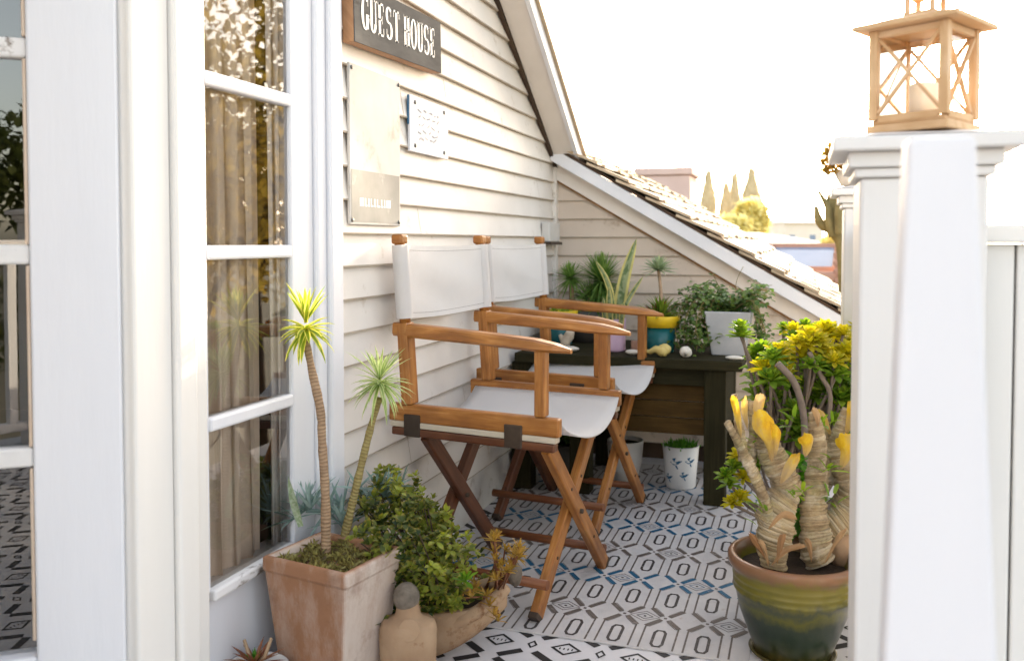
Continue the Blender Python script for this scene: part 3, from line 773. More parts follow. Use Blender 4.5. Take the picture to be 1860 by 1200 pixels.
# ------------------------------------------------------------------ director's chairs
def make_chair(label):
    r = thing('directors_chair', label, 'chair', (0, 0, 0), 0, 'folding wood and canvas chairs on the balcony')
    HY = .208
    for sy in (-1, 1):
        y = sy * HY
        m = MB(); m.beam((-.392, y, .4545), (.056, y, .4515), .024, .042); m.build('seat_rail', TEAK, r, .004)
        m = MB(); m.beam((-.388, y, .4265), (.050, y, .4235), .026, .014); m.build('sling_hem', CANVASB, r, .003)
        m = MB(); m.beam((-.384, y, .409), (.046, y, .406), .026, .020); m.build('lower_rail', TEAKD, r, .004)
        for x in (-.325, -.055):
            m = MB(); m.mm(x - .023, x + .023, y - .0155, y + .0155, .398, .452); m.build('hinge_plate', BLACKIRON, r, .003)
        m = MB(); m.beam((-.338, y, .475), (-.351, y, .672), .030, .036, (0, 1, 0)); m.build('back_post', TEAK, r, .004)
        m = MB()
        m.tube([(-.351, y, .672), (-.3655, y, .866)], .0135, 12); m.build('back_dowel', TEAK, r)
        m = MB(); m.box((-.3665, y, .8735), (.031, .031, .024)); m.build('post_cap', TEAK, r, .006, 3)
        m = MB(); m.beam((.010, y, .474), (.010, y, .632), .026, .030, (0, 1, 0)); m.build('front_post', TEAK, r, .004)
        # arm: tapered board with pointed drooping tip
        m = MB()
        st = [(-.378, .640, .672, .016), (-.30, .636, .668, .021), (-.10, .628, .656, .026), (.0, .622, .648, .026), (.045, .621, .640, .022), (.082, .620, .629, .008)]
        rows = []
        for x, z0, z1, hw in st:
            rows.append(m.add([(x, y - hw, z0 + .006), (x, y - hw * .7, z0), (x, y + hw * .7, z0), (x, y + hw, z0 + .006), (x, y + hw * .9, z1 - .004), (x, y + hw * .6, z1), (x, y - hw * .6, z1), (x, y - hw * .9, z1 - .004)]))
        for (a, b), (s0, s1) in zip(zip(rows, rows[1:]), zip(st, st[1:])):
            for k in range(8):
                k2 = (k + 1) % 8; m.face((a + k, a + k2, b + k2, b + k), [(s0[0], k * .01), (s0[0], k * .01 + .01), (s1[0], k * .01 + .01), (s1[0], k * .01)], .5, 0, False)
        m.face([rows[0] + k for k in range(8)]); m.face([rows[-1] + k for k in reversed(range(8))])
        m.build('arm', TEAK, r, .0025)
        zs = .085 if sy < 0 else .048
        m = MB(); m.tube([(-.345, y * .93, zs), (-.17, y * .93, zs), (.02, y * .93, zs)], .0115, 12); m.build('floor_stretcher', TEAKS, r)
    for (x, tag_) in ((.002, 0), (-.318, 1)):
        for sy in (-1, 1):
            dx = .012 if sy < 0 else -.012
            m = MB()
            top = (x + dx, sy * .185, .402); bot = (x + dx, -sy * .20, .0)
            m.beam(top, bot, .022, .040, (1, 0, 0) if False else (0, sy * .72, .7)); 
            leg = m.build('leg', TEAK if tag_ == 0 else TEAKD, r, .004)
            m = MB(); pb = V(bot); dv = (V(top) - pb).normalized(); m.beam(pb + dv * -.001, pb + dv * .014, .0235, .0415, (0, sy * .72, .7)); m.build('foot_cap', BLACKIRON, leg, .002)
            if tag_ == 0:
                for t in (.32, .5, .72):
                    m = MB(); p = V(top).lerp(V(bot), t); m.tube([p + V((.0108, 0, 0)), p + V((.0125, 0, 0))], .0042, 8); m.build('bolt_hole', BLACKIRON, leg)
        m = MB(); m.tube([(x - .03, -.004, .205), (x + .03, -.004, .205)], .006, 8); m.build('pivot_bolt', BLACKIRON, r)
    # canvas back with sleeves
    m = MB(); nu, nv = 26, 12; rows = []
    for j in range(nv + 1):
        v = j / nv; z = .684 + .176 * v; xb = -.351 - .0145 * (z - .672) / .194
        row = []
        for i in range(nu + 1):
            u = i / nu; yy = (-1 + 2 * u) * (HY - .002)
            sag = .026 * (1 - (2 * u - 1) ** 2) * (1 - .35 * v)
            rp = .003 * math.sin(v * 9 + u * 5) * (1 - (2 * u - 1) ** 2)
            drop = -.010 * (1 - (2 * u - 1) ** 2) * (1 - v) + .004 * (1 - (2 * u - 1) ** 2) * -v
            row.append((xb + .012 - sag + rp, yy, z + drop))
        rows.append(m.add(row))
    for a, b in zip(rows, rows[1:]):
        for k in range(nu): m.face((a + k, a + k + 1, b + k + 1, b + k), None, .5, 0, True)
    for sy in (-1, 1):
        m.tube([(-.351 - .0145 * (z - .672) / .194, sy * HY, z) for z in (.682, .72, .78, .83, .859)], .0205, 14, cap=False)
    cb = m.build('canvas_back', CANVAS, r)
    for v in (.07, .93):
        m = MB()
        for w_ in (0,):
            z = .684 + .176 * v; prev = None
            for i in range(1, nu):
                u = i / nu; q = 1 - (2 * u - 1) ** 2; zz = z - .010 * q * (1 - v) - .004 * q * v
                xb = -.351 - .0145 * (z - .672) / .194; xx = xb + .0132 - .026 * q * (1 - .35 * v) + .003 * math.sin(v * 9 + u * 5) * q; yy = (-1 + 2 * u) * (HY - .002)
                cur = (xx, yy, zz)
                if prev: m.poly([(prev[0], prev[1], prev[2] - .0006), (xx, yy, zz - .0006), (xx, yy, zz + .0006), (prev[0], prev[1], prev[2] + .0006)])
                prev = cur
        m.build('seam', SEAM, cb)
    # sling seat
    m = MB(); rows = []
    for i in range(17):
        x = -.375 + .43 * i / 16; row = []
        for k in range(21):
            u = k / 20; q = 1 - (2 * u - 1) ** 2
            row.append((x + (.012 * q if i == 16 else 0), (-1 + 2 * u) * (HY - .011), .455 - .058 * q ** .8 + .003 * math.sin(i * .9 + u * 4) * q))
        rows.append(m.add(row))
    for a, b in zip(rows, rows[1:]):
        for k in range(20): m.face((a + k, a + k + 1, b + k + 1, b + k), None, .5, 0, True)
    o = m.build('canvas_seat', CANVAS, r)
    so = o.modifiers.new('thick', 'SOLIDIFY'); so.thickness = .003
    return r
CH = math.atan2(-.131, .991)
ch1 = make_chair("director's chair with honey wood frame, the nearer of the pair, fully in view")
ch1.location = (-.5355, 2.102, .004); ch1.rotation_euler = (0, 0, CH)
ch2 = dup(ch1, (-.541, 2.722, .004), CH, "director's chair behind the nearer one, next to the plant table")

# ------------------------------------------------------------------ plant table
tb = thing('plant_table', 'low dark green wooden plant table against the tan end wall', 'table', (0, 0, 0))
m = MB(); m.mm(-.95, -.178, 2.915, 3.44, .452, .485); m.build('tabletop', TABLEW, tb, .003)
m = MB(); m.mm(-.93, -.300, 2.945, 2.965, .395, .4515); m.build('apron', TABLEW, tb, .002)
m = MB()
for k in range(3): m.mm(-.93, -.30, 2.972, 2.988, .225 + k * .0565, .279 + k * .0565)
m.build('front_planks', TABLEP, tb, .003)
for x in (-.265, -.72, -.93):
    for y in (2.965, 3.37):
        m = MB(); m.mm(x - .035, x + .035, y - .035, y + .035, 0.004, .4515); m.build('leg', TABLEW, tb, .003)
m = MB(); m.mm(-.245, -.232, 3.005, 3.33, .225, .4515); m.build('end_panel', TABLEW, tb, .002)

# ------------------------------------------------------------------ helper pots
def cone_pot(prof_mats, par, name='pot'):
    pass
def pot_profile(rt, rb, h, t=.006, lip=.0):
    return [(0, 0), (rb, 0), (rb + (rt - rb) * .5, h * .5), (rt, h), (rt - t, h), (rt - t, h * .80), (0, h * .80)]

def two_tone(label, loc, soilr=1):
    r = thing('plant_pot', label, 'pot', loc)
    rt, rb, h = .066, .044, .128
    m = MB(); zz = h - .040
    m.lathe([(0, 0), (rb, 0), (rb + .002, .004), (rb + (rt - rb) * zz / h - .003, zz), (0, zz)], 36); m.build('bowl', POTT, r)
    m = MB(); m.lathe([(rt - .008, zz + .0005), (rt - .002, zz + .0005), (rt + .003, h - .004), (rt + .001, h), (rt - .006, h), (rt - .008, h - .02), (rt - .010, zz + .0005)], 36); m.build('rim_band', POTY, r)
    m = MB(); m.lathe([(0, h - .016), (rt - .009, h - .018)], 24); m.build('soil', SOIL, r)
    return r
TZ = .4855
# left two-tone pot
p1 = two_tone('teal pot with yellow rim behind the farther chair arm, left on the table', (-.866, 3.215, TZ))
p2t = two_tone('teal pot with yellow rim standing clear of the chairs, right of the lavender pot', (-.468, 3.10, TZ))
# spiky plant (left)
sp = thing('spiky_plant', 'large spiky green plant with two leaf heads against the corner', 'plant', (-.80, 3.33, TZ))
m = MB(); m.lathe(pot_profile(.075, .055, .12), 28); m.build('pot', POTD, sp)
m = MB(); m.lathe([(0, .1), (.067, .1)], 20); m.build('soil', SOIL, sp)
def lp(P, root): return V(P) - V(root.location)
h1, h2 = lp(PD(1036, 505, 3.42), sp), lp(PD(1092, 510, 3.42), sp)
m = MB(); m.tube([(0, 0, .1), (.0, 0, .14), h2 * .95 + V((0, 0, -.03)), h2], [.016, .015, .014, .012], 10); m.tube([(0, 0, .12), (-.05, .0, .16), h1 * .9, h1], [.012, .012, .011, .010], 10); m.build('trunk', STEM, sp)
m = MB(); m.rosette(h2, (0, 0, 1), 420, .155, .0095, 89, -50, .2, 'needle', (0, 1), 0, 3, fold=.1)
m.rosette(h2 + V((-.03, -.02, -.075)), (-.3, -.4, .2), 130, .12, .008, 60, -30, .3, 'needle', (0, .7), 0, 3, fold=.1)
m.build('leaf_head', L_SPIKE, sp)
m = MB(); m.rosette(h1, (-.1, -.1, 1), 170, .092, .010, 85, -50, .15, 'needle', (.3, 1), 0, 3, fold=.15); m.build('leaf_head', L_SPIKE, sp)
# plant in left two-tone pot: short succulents (partly hidden)
sm_ = thing('small_succulent', 'low pale green succulent growing in the left yellow rimmed pot', 'plant', (-.866, 3.215, TZ + .112))
m = MB()
for k in range(5):
    a = k * 1.3; m.rosette((.028 * math.cos(a), .028 * math.sin(a), .005), (math.cos(a) * .3, math.sin(a) * .3, 1), 12, .03, .010, 75, 10, .1, 'spoon', (.3, 1), 0, 3)
m.build('leaves', L_AEON, sm_)
# sansevieria
sn = thing('snake_plant', 'variegated snake plant with tall yellow edged leaves in a lavender pot', 'plant', (-.632, 3.075, TZ))
m = MB(); m.lathe([(0, 0), (.042, 0), (.0445, .006), (.043, .012), (.0445, .115), (.0405, .115), (.040, .095), (0, .095)], 32); m.build('pot', POTP, sn)
def blade(mb, pts, ws, tint=.5, facing=(0, -1, 0)):
    pts = [V(p) for p in pts]; n = len(pts); rows = []
    for i, p in enumerate(pts):
        d = (pts[min(i + 1, n - 1)] - pts[max(0, i - 1)]).normalized(); sd = d.cross(V(facing)).normalized(); nn = sd.cross(d)
        w = ws[i]; rows.append(mb.add([p - sd * w / 2 - nn * w * .18, p, p + sd * w / 2 - nn * w * .18]))
    for i in range(n - 1):
        a, b = rows[i], rows[i + 1]; t0, t1 = i / (n - 1), (i + 1) / (n - 1)
        mb.face((a, a + 1, b + 1, b), [(t0, 0), (t0, .5), (t1, .5), (t1, 0)], tint, 0, True); mb.face((a + 1, a + 2, b + 2, b + 1), [(t0, .5), (t0, 1), (t1, 1), (t1, .5)], tint, 0, True)
def smooth(pts, n=10):
    pts = [V(p) for p in pts]; out = []
    for i in range(len(pts) - 1):
        p0, p1, p2, p3 = pts[max(i - 1, 0)], pts[i], pts[i + 1], pts[min(i + 2, len(pts) - 1)]
        for k in range(n):
            t = k / n; out.append(.5 * ((2 * p1) + (p2 - p0) * t + (2 * p0 - 5 * p1 + 4 * p2 - p3) * t * t + (3 * p1 - p0 - 3 * p2 + p3) * t ** 3))
    out.append(pts[-1]); return out
def bl(mb, pix, D, w, tint, fac=(0, -1, 0)):
    pts = smooth([lp(PD(x, y, D), sn) for x, y in pix], 5); n = len(pts)
    ws = [w * (0.5 + 1.1 * t - .55 * t * t) * (1 - t ** 4) + .001 for t in [i / (n - 1) for i in range(n)]]
    blade(mb, pts, ws, tint, fac)
m = MB()
bl(m, [(1123, 600), (1126, 555), (1136, 500), (1156, 434)], 3.15, .050, .4, (.3, -1, 0))
bl(m, [(1118, 600), (1112, 545), (1100, 505), (1082, 474)], 3.10, .024, .8)
bl(m, [(1124, 602), (1138, 550), (1168, 502)], 3.12, .020, .2)
bl(m, [(1110, 600), (1107, 560), (1106, 520)], 3.08, .026, .3)
bl(m, [(1128, 604), (1129, 575), (1133, 548)], 3.06, .022, .9)
bl(m, [(1102, 600), (1098, 575), (1096, 540)], 3.08, .020, .9)
m.build('leaves', L_SANS, sn)
# plant in right two-tone pot
gp = thing('grassy_plant', 'green strap leaved plant with a stalked pale rosette in the right teal pot', 'plant', (-.468, 3.10, TZ + .112))
m = MB(); m.rosette((0, 0, 0), (0, 0, 1), 80, .125, .0095, 85, 15, .6, 'lance', (.0, 1), 0, 5); m.build('leaves', L_STRAP, gp)
m = MB(); m.rosette((-.02, .03, .01), (-.4, .2, 1), 16, .11, .010, 60, 15, .5, 'lance', (0, 1), 0, 5); m.build('dry_leaves', L_RED, gp)
t1 = lp(PD(1196, 490, 3.2), gp)
m = MB(); m.tube(smooth([(0, .01, 0), (0, .015, .06), t1 * .7 + V((.004, 0, 0)), t1], 4), .006, 8); m.build('stem', STEM, gp)
m = MB(); m.rosette(t1, (0, -.1, 1), 64, .080, .011, 80, -15, .1, 'lance', (.2, 1), 0, 4); m.build('rosette', L_PALE, gp)
# ivy in pale square planter
iv = thing('ivy_plant', 'trailing small leaved ivy spilling from a pale square metal planter', 'plant', (-.235, 3.12, TZ))
m = MB()
def sqpot(mb, rb, rt, h, t=.006, fill=.82):
    def ring(r, z): return mb.add([(-r, -r, z), (r, -r, z), (r, r, z), (-r, r, z)])
    rows = [ring(rb, 0), ring(rt, h), ring(rt - t, h), ring(rt - t - (rt - rb) * (1 - fill), h * fill)]
    mb.face([rows[0] + k for k in (3, 2, 1, 0)])
    for a, b in zip(rows, rows[1:]):
        for k in range(4): mb.face((a + k, a + (k + 1) % 4, b + (k + 1) % 4, b + k))
    mb.face([rows[-1] + k for k in range(4)])
sqpot(m, .054, .078, .150); o = m.build('planter', POTG, iv, .004)
m = MB(); ms = MB()
def vine(mb, mst, pts, n, spread, s0=.013, s1=.021):
    pp = smooth(pts, 6)
    mst.tube(pp, .0014, 5)
    for k in range(n):
        t = random.random() * (len(pp) - 1); i = int(t); p = pp[i].lerp(pp[min(i + 1, len(pp) - 1)], t - i)
        o_ = V((random.gauss(0, 1), random.gauss(0, 1), random.gauss(0, 1))) * spread
        d = V((random.uniform(-1, 1), random.uniform(-1, .5), random.uniform(-.7, .5)))
        mb.leaf(p + o_, d, random.uniform(s0, s1), random.uniform(s0, s1) * .9, .3, (0, -.3, 1), 3, .2, 'ovate')
T0 = V((0, 0, .14))
for k in range(26):          # crown
    a = random.uniform(0, 2 * PI); q = V((math.cos(a) * .13, math.sin(a) * .07, random.uniform(.0, .09)))
    vine(m, ms, [T0, T0 + q * .6 + V((0, 0, .03)), T0 + q], 26, .012)
for k in range(24):          # left cascade in front and beside the planter
    x = random.uniform(-.19, -.035); y = random.uniform(-.10, .02)
    vine(m, ms, [T0, T0 + V((x * .7, y * .6, .05)), V((x, y, .10)), V((x + random.uniform(-.02, .02), y - .02, random.uniform(.012, .06)))], 44, .011)
for k in range(5):
    vine(m, ms, [T0, T0 + V((-.08, 0, .06)), V((-.20, -.02, .15)), V((-.185 - .03 * k, -.04, .10 - .012 * k))], 20, .008)
for k in range(8):           # right cascade
    x = random.uniform(.085, .125); y = random.uniform(-.08, .05)
    vine(m, ms, [T0, T0 + V((x * .7, y, .05)), V((x, y, .11)), V((x + .012, y, random.uniform(.03, .08)))], 26, .011)
vine(m, ms, [T0, lp(PD(1300, 520, 3.15), iv), lp(PD(1262, 520, 3.15), iv), lp(PD(1232, 530, 3.15), iv)], 26, .005)
vine(m, ms, [T0, lp(PD(1310, 530, 3.2), iv), lp(PD(1296, 500, 3.2), iv)], 22, .008)
for pts in ([(1335, 540), (1338, 510), (1350, 484)], [(1345, 540), (1370, 522), (1402, 518)]):
    ms.tube(smooth([lp(PD(x, y, 3.12), iv) for x, y in pts], 4), .0011, 5)
m.build('leaves', L_IVY, iv); ms.build('vines', STEMG, iv)

# shells and stones along the table edge
def shell(mb, p0, p1, r):
    n = 10; pts = [V(p0).lerp(V(p1), i / n) + V((0, 0, .004 * math.sin(i * 1.3))) for i in range(n + 1)]
    rad = [r * (.18 + .82 * (i / n) ** 1.6) * (1 + .10 * math.sin(i * 3.2)) for i in range(n)] + [r * .45]
    mb.tube(pts, rad, 12)
m = MB(); shell(m, (-.055, 0, .016), (.040, -.012, .024), .023); m.sphere((.03, -.006, .026), .021, 10, 8, sc=(1.1, .8, .9), jit=.08)
o = m.build('conch_shell', SHELLY); o.location = (-.465, 2.965, TZ); tag(o, 'yellow spiralled sea shell lying in front of the right teal pot', 'shell')
m = MB(); m.sphere((0, 0, .019), .021, 12, 8, sc=(1, .8, .9), jit=.05); m.tube([(.0, -.01, .016), (.006, -.017, .02), (.012, -.012, .028), (.006, -.008, .034)], [.009, .008, .006, .003], 8)
o = m.build('snail_shell', SHELLW); o.location = (-.364, 2.965, TZ); tag(o, 'round whitish snail shell on the table edge beside the ivy', 'shell')
m = MB(); m.sphere((0, 0, .009), .024, 12, 8, sc=(1.1, .7, .38), jit=.06)
o = m.build('flat_shell', SHELLW); o.location = (-.545, 2.985, TZ); tag(o, 'flat white shell beside the brick chip on the table', 'shell')
m = MB(); m.sphere((0, 0, .009), .027, 12, 8, sc=(1.3, .8, .36), jit=.06)
o = m.build('flat_shell', SHELLW); o.location = (-.775, 3.01, TZ); tag(o, 'flat white shell in front of the coral chunk, left of the lavender pot', 'shell')
m = MB(); m.box((0, 0, .020), (.042, .03, .040), Matrix.Rotation(.2, 3, 'Z')); o = m.build('brick_chip', BRICK, None, .004); o.location = (-.545, 3.06, TZ); tag(o, 'small brown brick chip standing between lavender and teal pots', 'brick')
m = MB(); m.tube([(-.012, 0, .0), (-.008, 0, .03), (.006, 0, .05), (.016, 0, .072)], [.020, .018, .019, .010], 10); m.tube([(-.005, 0, .025), (-.022, 0, .04), (-.03, 0, .052)], [.014, .012, .006], 8)
m.sphere((.008, -.004, .055), .017, 10, 8, jit=.12); o = m.build('coral_chunk', CORAL); o.location = (-.795, 3.06, TZ); tag(o, 'pale upright chunk of coral beside the left teal pot', 'coral')
m = MB(); m.sphere((0, 0, .006), .026, 12, 8, sc=(1.2, .7, .28), jit=.05); o = m.build('flat_shell', SHELLW); o.location = (-.205, 2.965, TZ); tag(o, 'white shell below the square ivy planter at the table corner', 'shell')

# pots under the table
wp = thing('plant_pot', 'plain white pot of bare soil on the floor under the table', 'pot', (-.602, 3.15, .004))
m = MB(); m.lathe([(0, 0), (.042, 0), (.060, .07), (.066, .150), (.060, .150), (.057, .125), (0, .125)], 32); m.build('bowl', POTW, wp)
m = MB(); m.lathe([(0, .138), (.0595, .136)], 20); m.build('soil', SOIL, wp)
bp = thing('plant_pot', 'white pot painted with blue birds holding a low green plant under the table', 'pot', (-.400, 3.135, .004))
m = MB(); m.lathe([(0, 0), (.048, 0), (.052, .004), (.064, .148), (.060, .150), (.057, .148), (.056, .125), (0, .125)], 32); m.build('bowl', POTW, bp)
def curved_patch(mb, ang, z, pts, r=lambda z: .052 + (.064 - .052) * z / .148 + .0008):
    mb.poly([(r(z + b) * math.cos(ang + a / .06), r(z + b) * math.sin(ang + a / .06), z + b) for a, b in pts])
for ang, z, s in ((-1.75, .095, 1.0), (-1.25, .050, .8), (-2.25, .04, .8), (-.9, .1, .9)):
    m = MB(); curved_patch(m, ang, z, [(-.022 * s, .004), (-.006 * s, -.007 * s), (.010 * s, -.002), (.003 * s, .006 * s)])
    curved_patch(m, ang, z, [(.010 * s, -.002), (.024 * s, .010 * s), (.012 * s, .010 * s), (.003 * s, .006 * s)])
    curved_patch(m, ang, z, [(-.004 * s, .004), (.002 * s, .020 * s), (-.012 * s, .016 * s)])
    curved_patch(m, ang, z, [(-.002 * s, -.008 * s), (.006 * s, -.020 * s), (.010 * s, -.018 * s), (.004 * s, -.006 * s)]); m.build('bird_print', BLUEP, bp)
m = MB()
for k in range(170):
    a, q = random.uniform(0, 2 * PI), math.sqrt(random.random()) * .056
    m.leaf((q * math.cos(a), q * math.sin(a), .128), (random.gauss(0, .4), random.gauss(0, .4), 1), random.uniform(.025, .048), .006, .4, (0, 1, 0), 3, .2, 'lance')
m.build('leaves', L_GREEN, bp)
dp = thing('plant_pot', 'dark pot with shadowed foliage behind the chair legs near the corner', 'pot', (-.83, 3.16, .004))
m = MB(); m.lathe(pot_profile(.062, .048, .12), 24); m.build('bowl', POTD, dp)
m = MB(); m.rosette((0, 0, .11), (0, 0, 1), 40, .08, .014, 85, 5, .5, 'lance', (0, .6), 0, 4); m.build('leaves', L_SPIKE, dp)

# ------------------------------------------------------------------ big glazed pot with ringed stumps
BP = V((-.010, 1.935, .0))
gpz = thing('glazed_pot', 'green and brown glazed round pot in the right foreground', 'pot', tuple(BP))
m = MB()
m.lathe([(0, .0), (.072, .0), (.076, .004), (.092, .045), (.110, .095), (.1185, .134), (.1225, .139), (.1225, .144), (.1195, .148), (.1235, .153), (.1235, .158), (.1205, .162), (.1245, .167), (.1245, .172), (.1225, .177), (.1265, .185), (.1315, .190), (.1345, .197), (.1345, .208), (.131, .213), (.124, .2145), (.118, .210), (.115, .19), (.112, .175)], 56)
m.build('bowl', GLAZE, gpz)
m = MB(); m.lathe([(0, .178), (.06, .184), (.1125, .180)], 28); m.build('soil', SOIL, gpz)
m = MB(); m.lathe([(.0, .001), (.082, .001), (.090, .010), (.087, .012), (.076, .005), (.0, .005)], 48); m.build('saucer', GLAZE, gpz)
st = thing('stump_plant', 'pruned plant of pale ringed stumps with yellow dried leaf ends in the glazed pot', 'plant', (BP.x, BP.y, .18))
def sp_(x, y, D): return lp(PD(x, y, D), st)
def trunk(pix, D, wid, name='trunk', mat=RINGED, seg=16):
    pts = smooth([sp_(x, y, D if not isinstance(D, list) else D[i]) for i, (x, y) in enumerate(pix)], 9)
    n = len(pts); k = len(wid) - 1; rad = []
    for i in range(n):
        t = i / (n - 1) * k; a = int(min(t, k - 1)); w = wid[a] + (wid[a + 1] - wid[a]) * (t - a)
        rad.append(w / 2 * 1.88 / 1600 * (1 + .05 * math.sin(i * 1.3) + random.uniform(-.035, .035)))
    # resample so that every leaf scar is one ring with its own girth, tilt and tone
    dist = [0.0]
    for a_, b_ in zip(pts, pts[1:]): dist.append(dist[-1] + (b_ - a_).length)
    P2, R2, T2 = [], [], []; d_ = 0.0
    def samp(d):
        k_ = 0
        while k_ < n - 2 and dist[k_ + 1] < d: k_ += 1
        f_ = (d - dist[k_]) / max(1e-6, dist[k_ + 1] - dist[k_]); f_ = min(1, max(0, f_))
        return pts[k_].lerp(pts[k_ + 1], f_), rad[k_] * (1 - f_) + rad[k_ + 1] * f_
    while d_ < dist[-1] - .004:
        h_ = random.uniform(.0040, .0090); g_ = random.uniform(.95, 1.05); tn_ = random.random()
        for q_, gg in ((.0, .95), (.18, 1.0), (.75, 1.035), (.97, .96)):
            p_, r_ = samp(min(dist[-1], d_ + h_ * q_)); P2.append(p_); R2.append(r_ * g_ * gg); T2.append(tn_)
        d_ += h_
    mm_ = MB(); mm_.tube(P2, R2, seg)
    lump = [(random.uniform(0, 6), random.uniform(20, 70), random.uniform(0, 6), random.choice((1, 2, 3))) for _ in range(5)]
    tl = (random.uniform(-.22, .22), random.uniform(-.3, .1))
    for q in range(len(mm_.v)):
        p = V(mm_.v[q]); i_ = min(q // seg, len(P2) - 1); o_ = p - P2[i_]; an = math.atan2(o_.y, o_.x)
        k_ = 1 + sum(.04 * math.sin(a_ + p.z * b_ + w_ * an + c_) for a_, b_, c_, w_ in lump)
        mm_.v[q] = tuple(P2[i_] + o_ * k_ + V((0, 0, o_.x * tl[0] + o_.y * tl[1] + .0012 * math.sin(3 * an + i_ * .7))))
    for q in range(len(mm_.f)): mm_.t[q] = T2[min(q // seg, len(T2) - 1)]
    return mm_.build(name, mat, st)
trunk([(1408, 1030), (1404, 990), (1412, 935), (1432, 888)], 1.85, [42, 56, 66, 44])
trunk([(1436, 896), (1418, 858), (1398, 815), (1386, 775)], 1.86, [54, 52, 46, 34])
trunk([(1400, 950), (1378, 880), (1352, 825), (1318, 762)], 1.83, [22, 20, 17, 11])
trunk([(1350, 835), (1344, 790), (1334, 716)], 1.84, [16, 17, 11])
trunk([(1362, 840), (1370, 790), (1364, 728)], 1.88, [24, 22, 14])
trunk([(1492, 1022), (1480, 985), (1478, 930), (1482, 880), (1484, 810), (1478, 745)], 1.86, [50, 56, 46, 40, 32, 16])
trunk([(1470, 1000), (1505, 960), (1540, 930), (1552, 890)], 1.92, [40, 54, 58, 46])
trunk([(1536, 925), (1534, 870), (1520, 800), (1540, 740)], 1.95, [46, 40, 28, 16])
trunk([(1508, 880), (1500, 800), (1476, 745)], 1.97, [24, 22, 12])
m = MB(); m.sphere(sp_(1530, 1000, 1.90), .034, 16, 12, sc=(1.1, 1, 1.1), jit=.02); m.build('bulb', SHELLY if False else STONEP, st)
def husk(pix, D, w, mat, tint=.5, nm='dry_leaf', up=1):
    """curled dry sheath: pointed where it peels off (first point), ragged at the far end"""
    pts = smooth([sp_(x, y, D) for x, y in pix], 5); n = len(pts); mm_ = MB(); NK = 7
    rows = []; ph = random.uniform(0, 6)
    for i, p in enumerate(pts):
        t = i / (n - 1)
        ww = w * 1.9 / 1600 * (.10 + .95 * min(1, t * 1.5)) * (1 - .45 * max(0, t - .6) / .4) * (1 + .12 * math.sin(t * 9 + ph))
        d = (pts[min(i + 1, n - 1)] - pts[max(0, i - 1)]).normalized(); sd = d.cross(V((.1, -1, 0))).normalized(); nn = sd.cross(d)
        row = []
        for k in range(NK):
            q = k / (NK - 1) - .5
            rag = (random.uniform(-.004, .004) if i == n - 1 else 0) - (.010 * max(0, t - .85) / .15 * (2 * q) ** 2)
            row.append(p + sd * ww * q + nn * (ww * (.34 - 1.5 * q * q) + .0016 * math.sin(k * 2.1 + ph + i * .5)) + d * rag)
        rows.append(mm_.add(row))
    for i in range(n - 1):
        for k in range(NK - 1): mm_.face((rows[i] + k, rows[i] + k + 1, rows[i + 1] + k + 1, rows[i + 1] + k), [(i / (n - 1), k / NK), (i / (n - 1), (k + 1) / NK), ((i + 1) / (n - 1), (k + 1) / NK), ((i + 1) / (n - 1), k / NK)], tint, 0, True)
    return mm_.build(nm, mat, st)
husk([(1402, 838), (1398, 800), (1384, 765), (1376, 742)], 1.815, 36, L_HUSK, .7)
husk([(1408, 828), (1408, 795), (1398, 765)], 1.81, 22, L_HUSK, .2)
husk([(1346, 795), (1339, 750), (1330, 714)], 1.81, 15, L_HUSK, .9)
husk([(1358, 780), (1352, 745), (1354, 720)], 1.85, 14, L_HUSK, .8)
husk([(1374, 775), (1377, 740), (1384, 712)], 1.86, 22, L_HUSK, .5)
husk([(1418, 878), (1432, 852), (1450, 822)], 1.79, 22, L_HUSK, .5)
husk([(1462, 828), (1466, 806), (1458, 786)], 1.80, 26, L_HUSK, .0)
husk([(1486, 775), (1484, 755), (1476, 738)], 1.84, 13, L_HUSKT, .9)
husk([(1528, 850), (1538, 815), (1528, 785)], 1.90, 34, L_HUSK, .6)
husk([(1536, 790), (1548, 755), (1550, 722)], 1.93, 26, L_HUSK, .4)
husk([(1512, 800), (1500, 770), (1484, 742)], 1.96, 16, L_HUSK, .4)
husk([(1398, 1024), (1378, 990), (1360, 965)], 1.80, 13, L_HUSKT, .2)
husk([(1402, 1026), (1428, 998), (1462, 990)], 1.79, 12, L_HUSKT, .6)
husk([(1396, 1028), (1388, 995), (1376, 978)], 1.795, 10, L_HUSKT, .9)
husk([(1412, 1022), (1418, 985), (1424, 968)], 1.79, 14, L_HUSKT, .4)
husk([(1498, 1022), (1518, 985), (1538, 958)], 1.80, 9, L_HUSKT, .9)
husk([(1474, 1020), (1470, 990), (1462, 975)], 1.80, 11, L_HUSKT, .7)
husk([(1396, 960), (1420, 935), (1446, 940)], 1.80, 14, L_HUSKT, .8)
m = MB()
for k in range(64):
    p = sp_(random.uniform(1438, 1466), random.uniform(830, 975), random.uniform(1.9, 2.0)); m.leaf(p, (random.uniform(-1, 1), -.5, random.uniform(-.5, 1)), .045, .022, .5, (0, 0, 1), 4, .2, 'ovate')
m.build('leaves', L_GREEN, st)

m = MB()
for x_, y_, d_, n_ in ((1372, 800, 1.86, 7), (1440, 770, 1.90, 8), (1452, 900, 1.80, 7), (1506, 850, 1.82, 8), (1384, 930, 1.78, 6), (1516, 905, 1.84, 7), (1496, 770, 1.88, 7)):
    c = sp_(x_, y_, d_)
    for k in range(n_): m.leaf(c + V((random.gauss(0, .008), random.gauss(0, .006), random.gauss(0, .008))), (random.uniform(-1, 1), random.uniform(-1, .2), random.uniform(.0, 1.1)), random.uniform(.024, .046), random.uniform(.008, .014), .6, (0, 0, 1), 4, .2, 'lance')
m.build('fresh_leaves', L_AEON, st)

